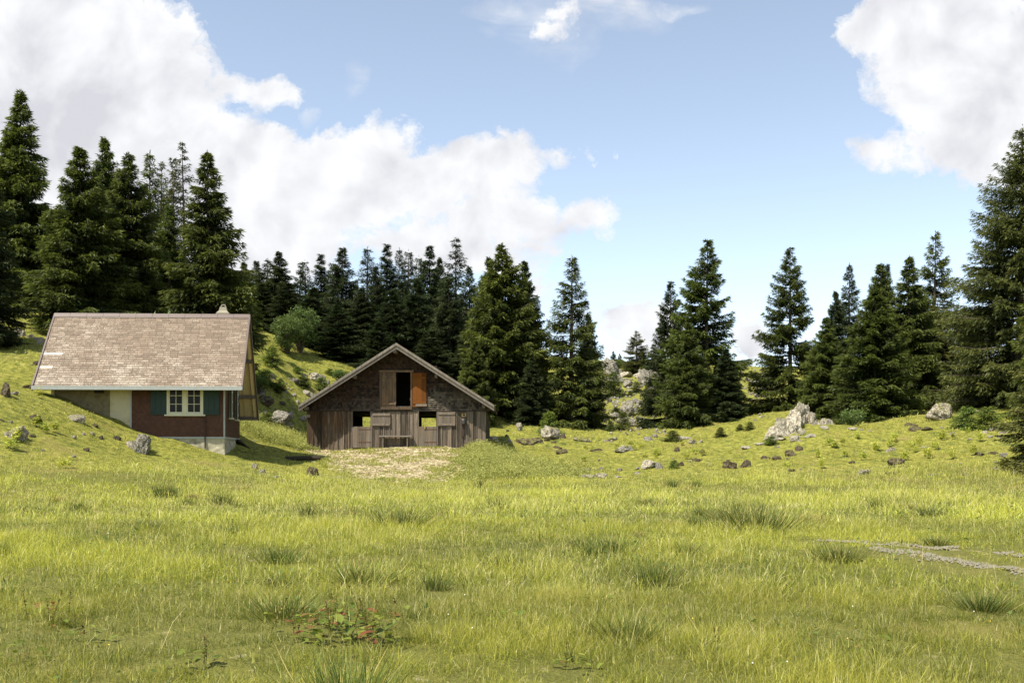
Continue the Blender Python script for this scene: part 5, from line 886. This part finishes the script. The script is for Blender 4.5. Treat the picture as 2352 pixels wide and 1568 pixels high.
def grass(name, seed, n, d0, d1, Lr, wr, mat, label, edge=None, shortk=None, flat=0):
    r = np.random.RandomState(seed); nc = n//12; cx_, cy_ = wedge(r, nc, d0, d1); ci = r.randint(0, nc, n); sp_ = .035+.0045*cy_[ci]; ox_, oy_ = r.normal(0, 1, n)*sp_, r.normal(0, 1, n)*sp_
    wild = r.rand(n) < .35; wx_, wy_ = wedge(r, n, d0, d1); x = np.where(wild, wx_, cx_[ci]+ox_); y = np.where(wild, wy_, cy_[ci]+oy_); az = np.where(wild, r.rand(n)*6.283, np.arctan2(oy_, ox_)+r.normal(0, .8, n)); ct = np.where(wild, 0, r.normal(0, 1, nc)[ci]); cL = np.where(wild, 1, r.uniform(.6, 1.35, nc)[ci]); cd = np.where(wild, .0, (r.rand(nc) < .10)[ci]*.7)
    cl = n2d(x, y, .45, 3, 41); cf = n2d(x, y, 2.6, 3, 42); dk = n2d(x, y, .18, 3, 43)
    keep = free(x, y) & ((r.rand(n) < np.clip(.72+cl*.8+cf*1.1, .12, 1)) | (flat > 0)) & (r.rand(n) > strawm(x, y)*.97); keep &= nearest_track(x, y) > r.uniform(-.14, .14, n)
    if edge is not None: keep &= edge(x, y, r)
    az, ct, cL, cd = az[keep], ct[keep], cL[keep], cd[keep]; x, y, cl, cf, dk = x[keep], y[keep], cl[keep], cf[keep], dk[keep]; n = len(x); z = gz(x, y)-.02
    trk = np.clip((nearest_track(x, y)-.1)/1.3, .25, 1)
    L = r.uniform(Lr[0], Lr[1], n)*np.clip(1+cl*1.1+cf*.8, .3, 2.2)*cL*trk; W_ = r.uniform(wr[0], wr[1], n)
    if shortk is not None: L *= shortk(x, y)
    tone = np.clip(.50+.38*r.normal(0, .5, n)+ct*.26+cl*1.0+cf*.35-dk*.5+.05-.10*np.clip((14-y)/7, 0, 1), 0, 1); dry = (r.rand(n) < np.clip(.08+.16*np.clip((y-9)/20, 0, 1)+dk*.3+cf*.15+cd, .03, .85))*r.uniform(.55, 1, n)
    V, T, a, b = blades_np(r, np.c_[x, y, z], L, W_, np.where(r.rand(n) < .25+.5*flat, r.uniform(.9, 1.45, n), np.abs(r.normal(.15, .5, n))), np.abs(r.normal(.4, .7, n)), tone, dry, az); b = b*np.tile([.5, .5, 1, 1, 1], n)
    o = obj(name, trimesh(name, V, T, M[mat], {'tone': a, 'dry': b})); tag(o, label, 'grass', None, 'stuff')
bound = lambda x: 44.5-.03*np.abs(x)-np.where(x < -8, (-8-x)*.75, 0)*1.0      # where the long meadow grass ends
longg = lambda x, y, r: (y < bound(x)+r.normal(0, .9, len(x))) 
shortg = lambda x, y, r: (y > bound(x)-1.5+r.normal(0, .8, len(x)))
GS = 1.0
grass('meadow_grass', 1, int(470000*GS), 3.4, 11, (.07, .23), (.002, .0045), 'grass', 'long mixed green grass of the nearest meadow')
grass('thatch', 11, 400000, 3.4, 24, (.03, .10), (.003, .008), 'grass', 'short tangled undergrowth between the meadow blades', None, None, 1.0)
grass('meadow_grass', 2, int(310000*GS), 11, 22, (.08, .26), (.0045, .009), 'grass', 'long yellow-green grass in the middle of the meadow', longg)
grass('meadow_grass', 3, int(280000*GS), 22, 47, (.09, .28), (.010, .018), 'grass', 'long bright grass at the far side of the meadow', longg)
grass('slope_grass', 4, int(230000*GS), 28, 66, (.05, .13), (.015, .035), 'turf', 'short grazed grass on the near slopes', shortg)
grass('slope_grass', 5, int(160000*GS), 66, 120, (.06, .16), (.03, .07), 'turf', 'short grazed grass on the far slopes', lambda x, y, r: np.ones(len(x), bool))
# tall seed stalks
def stalks():
    r = np.random.RandomState(77); x, y = wedge(r, 12000, 4.5, 44); k = longg(x, y, r) & (strawm(x, y) < .2) & (nearest_track(x, y) > .5) & (n2d(x, y, .3, 3, 44) > -.15); x, y = x[k], y[k]; n = len(x)
    L = r.uniform(.28, .55, n); wd = .0014+.00016*y; V, T, a, b = blades_np(r, np.c_[x, y, gz(x, y)], L, wd, np.abs(r.normal(0, .28, n)), np.abs(r.normal(.2, .35, n)), r.uniform(.4, 1, n), r.uniform(.45, 1, n)*(r.rand(n) < .6))
    tip = V.reshape(-1, 5, 3)[:, 4]; s1 = tip+np.c_[wd*1.1, wd*0, -L*.10]; s2 = tip-np.c_[wd*1.1, wd*0, L*.10]; s3 = tip+np.c_[wd*0, wd*0, np.full(n, .02)]; V2 = np.stack([s1, s2, s3], 1).reshape(-1, 3); T2 = np.arange(len(V2)).reshape(-1, 3)+len(V)
    tag(obj('seed_stalks', trimesh('seed_stalks', np.r_[V, V2], np.r_[T, T2], M['grass'], {'tone': np.r_[a, np.full(len(V2), .7)], 'dry': np.r_[b, np.full(len(V2), .7)]})), 'thin pale seeding grass stalks above the meadow', 'grass', None, 'stuff')
stalks()
# small broad leaves (clover, lady's mantle) in the sward
def clover():
    r = np.random.RandomState(5); x, y = wedge(r, 42000, 4.3, 26); k = (n2d(x, y, .8, 3, 51) > .12) & (nearest_track(x, y) > .3); x, y = x[k], y[k]; n = len(x); z = gz(x, y)+r.uniform(.02, .16, n); P = np.c_[x, y, z]
    v = unit(np.c_[r.normal(0, 1, (n, 2)), r.normal(.1, .3, n)]); c = unit(np.cross(v, [0, 0, 1])+r.normal(0, .3, (n, 3))); l = (r.uniform(.015, .045, n)*np.where(r.rand(n) < .06, 2.2, 1))[:, None]; V = np.stack([P-v*l*.5, P+c*l*.5, P+v*l*.5, P-c*l*.5], 1).reshape(-1, 3)
    tag(obj('broad_leaves', trimesh('broad_leaves', V, np.arange(len(V)).reshape(-1, 4), M['leaf'], {'tone': np.repeat(r.uniform(.2, 1, n), 4)})), 'small broad leaves growing through the meadow grass', 'ground cover', None, 'stuff')
clover()
# tall nettles and weeds beside the barn
def weeds(name, label, regs, n, seed):
    r = np.random.RandomState(seed); VV = []; TT = []; nn = 0
    for (px, py, D, rx, ry, H, q) in regs:
        m_ = int(n*q); cx = (px-HX)/F*D; x = cx+r.normal(0, rx, m_); y = D+r.normal(0, ry, m_); k = free(x, y) & (np.abs(x-cx) < rx*2.2); x, y = x[k], y[k]; m_ = len(x); hh = H*np.exp(-((x-cx)/(rx*2))**2)*r.uniform(.5, 1.1, m_)*(1+.35*n2d(x, y, 1.2, 2, 3)); z = gz(x, y)
        for lv in range(7):
            f = .15+.85*(lv+r.rand(m_))/7; o = np.c_[x+r.normal(0, .05, m_), y+r.normal(0, .05, m_), z+hh*f]; v = unit(np.c_[r.normal(0, 1, (m_, 2)), r.normal(.3, .5, m_)]); c = unit(np.cross(v, r.normal(0, 1, (m_, 3)))); l = .12*r.uniform(.5, 1.1, (m_, 1))*(1.1-.5*f[:, None]); VV.append(np.stack([o, o+v*l*.5+c*l*.22, o+v*l, o+v*l*.5-c*l*.22], 1).reshape(-1, 3)); TT.append(np.repeat(np.clip(f*.7+r.rand(m_)*.3, 0, 1), 4))
    V = np.concatenate(VV); tag(obj(name, trimesh(name, V, np.arange(len(V)).reshape(-1, 4), M['weed'], {'tone': np.concatenate(TT)})), label, 'weeds', None, 'stuff')
M['weed'] = leafmat('weed_leaves', (.13, .16, .03), (.46, .46, .12))
weeds('nettles', 'tall green nettles and weeds left of the barn', [(660,1025,60,1.2,1.0,.95,1),(625,1015,60.5,.8,.9,.7,.6),(690,1030,59,.6,.6,.6,.3)], 2600, 1)
weeds('nettles', 'tall seeding weeds in the meadow right of the barn', [(1130,1060,53,1.0,2.2,.75,1.1),(1190,1070,50,1.3,2.0,.55,1),(1250,1070,50,1.6,2,.38,.7),(1105,1040,57,.5,1.0,.7,.4),(1160,1090,47,1.2,1.2,.5,.6)], 2600, 2)
# straw scattered over the yard, with grass shoots
def straw():
    r = np.random.RandomState(9); n = 26000; x = r.uniform(-13, 0, n); y = r.uniform(43.5, 59, n); k = (r.rand(n) < strawm(x, y)) & free(x, y); x, y = x[k], y[k]; n = len(x); P = np.c_[x, y, gz(x, y)+r.uniform(.0, .03, n)]; a = r.rand(n)*6.28; v = np.c_[np.cos(a), np.sin(a), r.normal(0, .15, n)]*r.uniform(.04, .14, (n, 1)); c = np.c_[-np.sin(a), np.cos(a), r.normal(0, .5, n)]*r.uniform(.008, .02, (n, 1))
    V = np.stack([P-v-c, P+v-c, P+v+c, P-v+c], 1).reshape(-1, 3); tag(obj('straw_litter', trimesh('straw_litter', V, np.arange(len(V)).reshape(-1, 4), M['strawbit'], {'tone': np.repeat(r.rand(n), 4)})), 'pale straw and wood chips strewn before the barn', 'straw', None, 'stuff')
    n = 60000; x = r.uniform(-14, 0, n); y = r.uniform(43.5, 58.3, n); m_ = n2d(x, y, .9, 3, 61); k = (strawm(x, y) > .1) & (m_ > .05) & free(x, y); x, y = x[k], y[k]; n = len(x); V, T, a, b = blades_np(r, np.c_[x, y, gz(x, y)-.01], r.uniform(.05, .2, n), r.uniform(.012, .025, n), np.abs(r.normal(0, .5, n)), np.abs(r.normal(.2, .4, n)), r.uniform(.2, .9, n), np.zeros(n)); tag(obj('yard_grass', trimesh('yard_grass', V, T, M['grass'], {'tone': a, 'dry': b})), 'sparse green shoots growing through the straw yard', 'grass', None, 'stuff')
straw()

# scree: hundreds of stones too small to tell apart
def scree():
    r = np.random.RandomState(15); VV = []; TT = []; b = 0; me = rock_mesh(400, 8, 1, .1); q0 = np.zeros(len(me.vertices)*3); me.vertices.foreach_get('co', q0); q0 = q0.reshape(-1, 3); t0 = np.array([p.vertices[:] for p in me.polygons])
    for i in range(800):
        px = r.uniform(1382, 1535) if i < 640 else r.uniform(1700, 1770); py = (r.uniform(845, 1000) if r.rand() < .45 else r.choice([872, 900, 932, 972])+r.normal(0, 9)) if i < 640 else r.uniform(850, 960); x, D, z = hit(px, py); w_ = r.uniform(2, 10)/F*D*.5; a = r.rand()*6.28; R_ = np.array([[math.cos(a), -math.sin(a), 0], [math.sin(a), math.cos(a), 0], [0, 0, 1]])
        VV.append((q0*np.array([w_, w_*.8, w_*r.uniform(.5, 1)]))@R_.T+np.array([x, D, z+w_*.2])); TT.append(t0+b); b += len(q0)
    tag(obj('scree', trimesh('scree', np.concatenate(VV), np.concatenate(TT), M['grey_stone'])), 'loose grey scree covering the rocky hill behind the spruces', 'scree', None, 'stuff')
scree()

def flowers():
    r = np.random.RandomState(8); x, y = wedge(r, 260, 4.6, 30); z = gz(x, y)+r.uniform(.12, .3, len(x)); P = np.c_[x, y, z]; n = len(x); V = []; a = r.rand(n)*6.28
    for k in range(5): t = a+k*2*math.pi/5; V.append(P+np.c_[np.cos(t), np.sin(t)*.8, np.sin(t)*.6]*.0055)
    tag(obj('small_flowers', trimesh('small_flowers', np.stack(V, 1).reshape(-1, 3), np.arange(5*n).reshape(-1, 5), M['petal'])), 'tiny pale and yellow flowers dotted through the meadow', 'flowers', None, 'stuff')
m, nt = newmat('petal'); rr_ = nd(nt, 'NewGeometry').outputs['Random Per Island']; out(nt, pbsdf(nt, mixc(nt, mth(nt, 'GREATER_THAN', rr_, .6), (.75, .72, .62), (.75, .50, .04)), .8)); M['petal'] = m
flowers()
def track_stones():
    r = np.random.RandomState(18); I = r.randint(0, len(TRa), 1300); P2 = TRa[I]+r.normal(0, .11, (len(I), 2)); k = n2d(P2[:, 0], P2[:, 1], 1.4, 3, 71) > -.22; P2 = P2[k]; n = len(P2); P = np.c_[P2, gz(P2[:, 0], P2[:, 1])+.012]; a = r.rand(n)*6.28; l = r.uniform(.008, .032, n); V = []
    for t, zz in ((0, -.2), (1.3, .1), (2.5, -.1), (3.8, .15), (5.1, 0)): V.append(P+np.c_[np.cos(a+t)*l, np.sin(a+t)*l, l*zz+.004])
    V.append(P+np.c_[l*0, l*0, l*.7+.008]); V = np.stack(V, 1).reshape(-1, 3); b = (np.arange(n)*6)[:, None]; T = np.concatenate([b+np.array([[q, (q+1) % 5, 5]]) for q in range(5)])
    tag(obj('track_gravel', trimesh('track_gravel', V, T, M['pebble'])), 'loose grey gravel lying in the two ruts of the track', 'gravel', None, 'stuff')
plain('pebble', (.21, .19, .135), .9, .3, 40); track_stones()
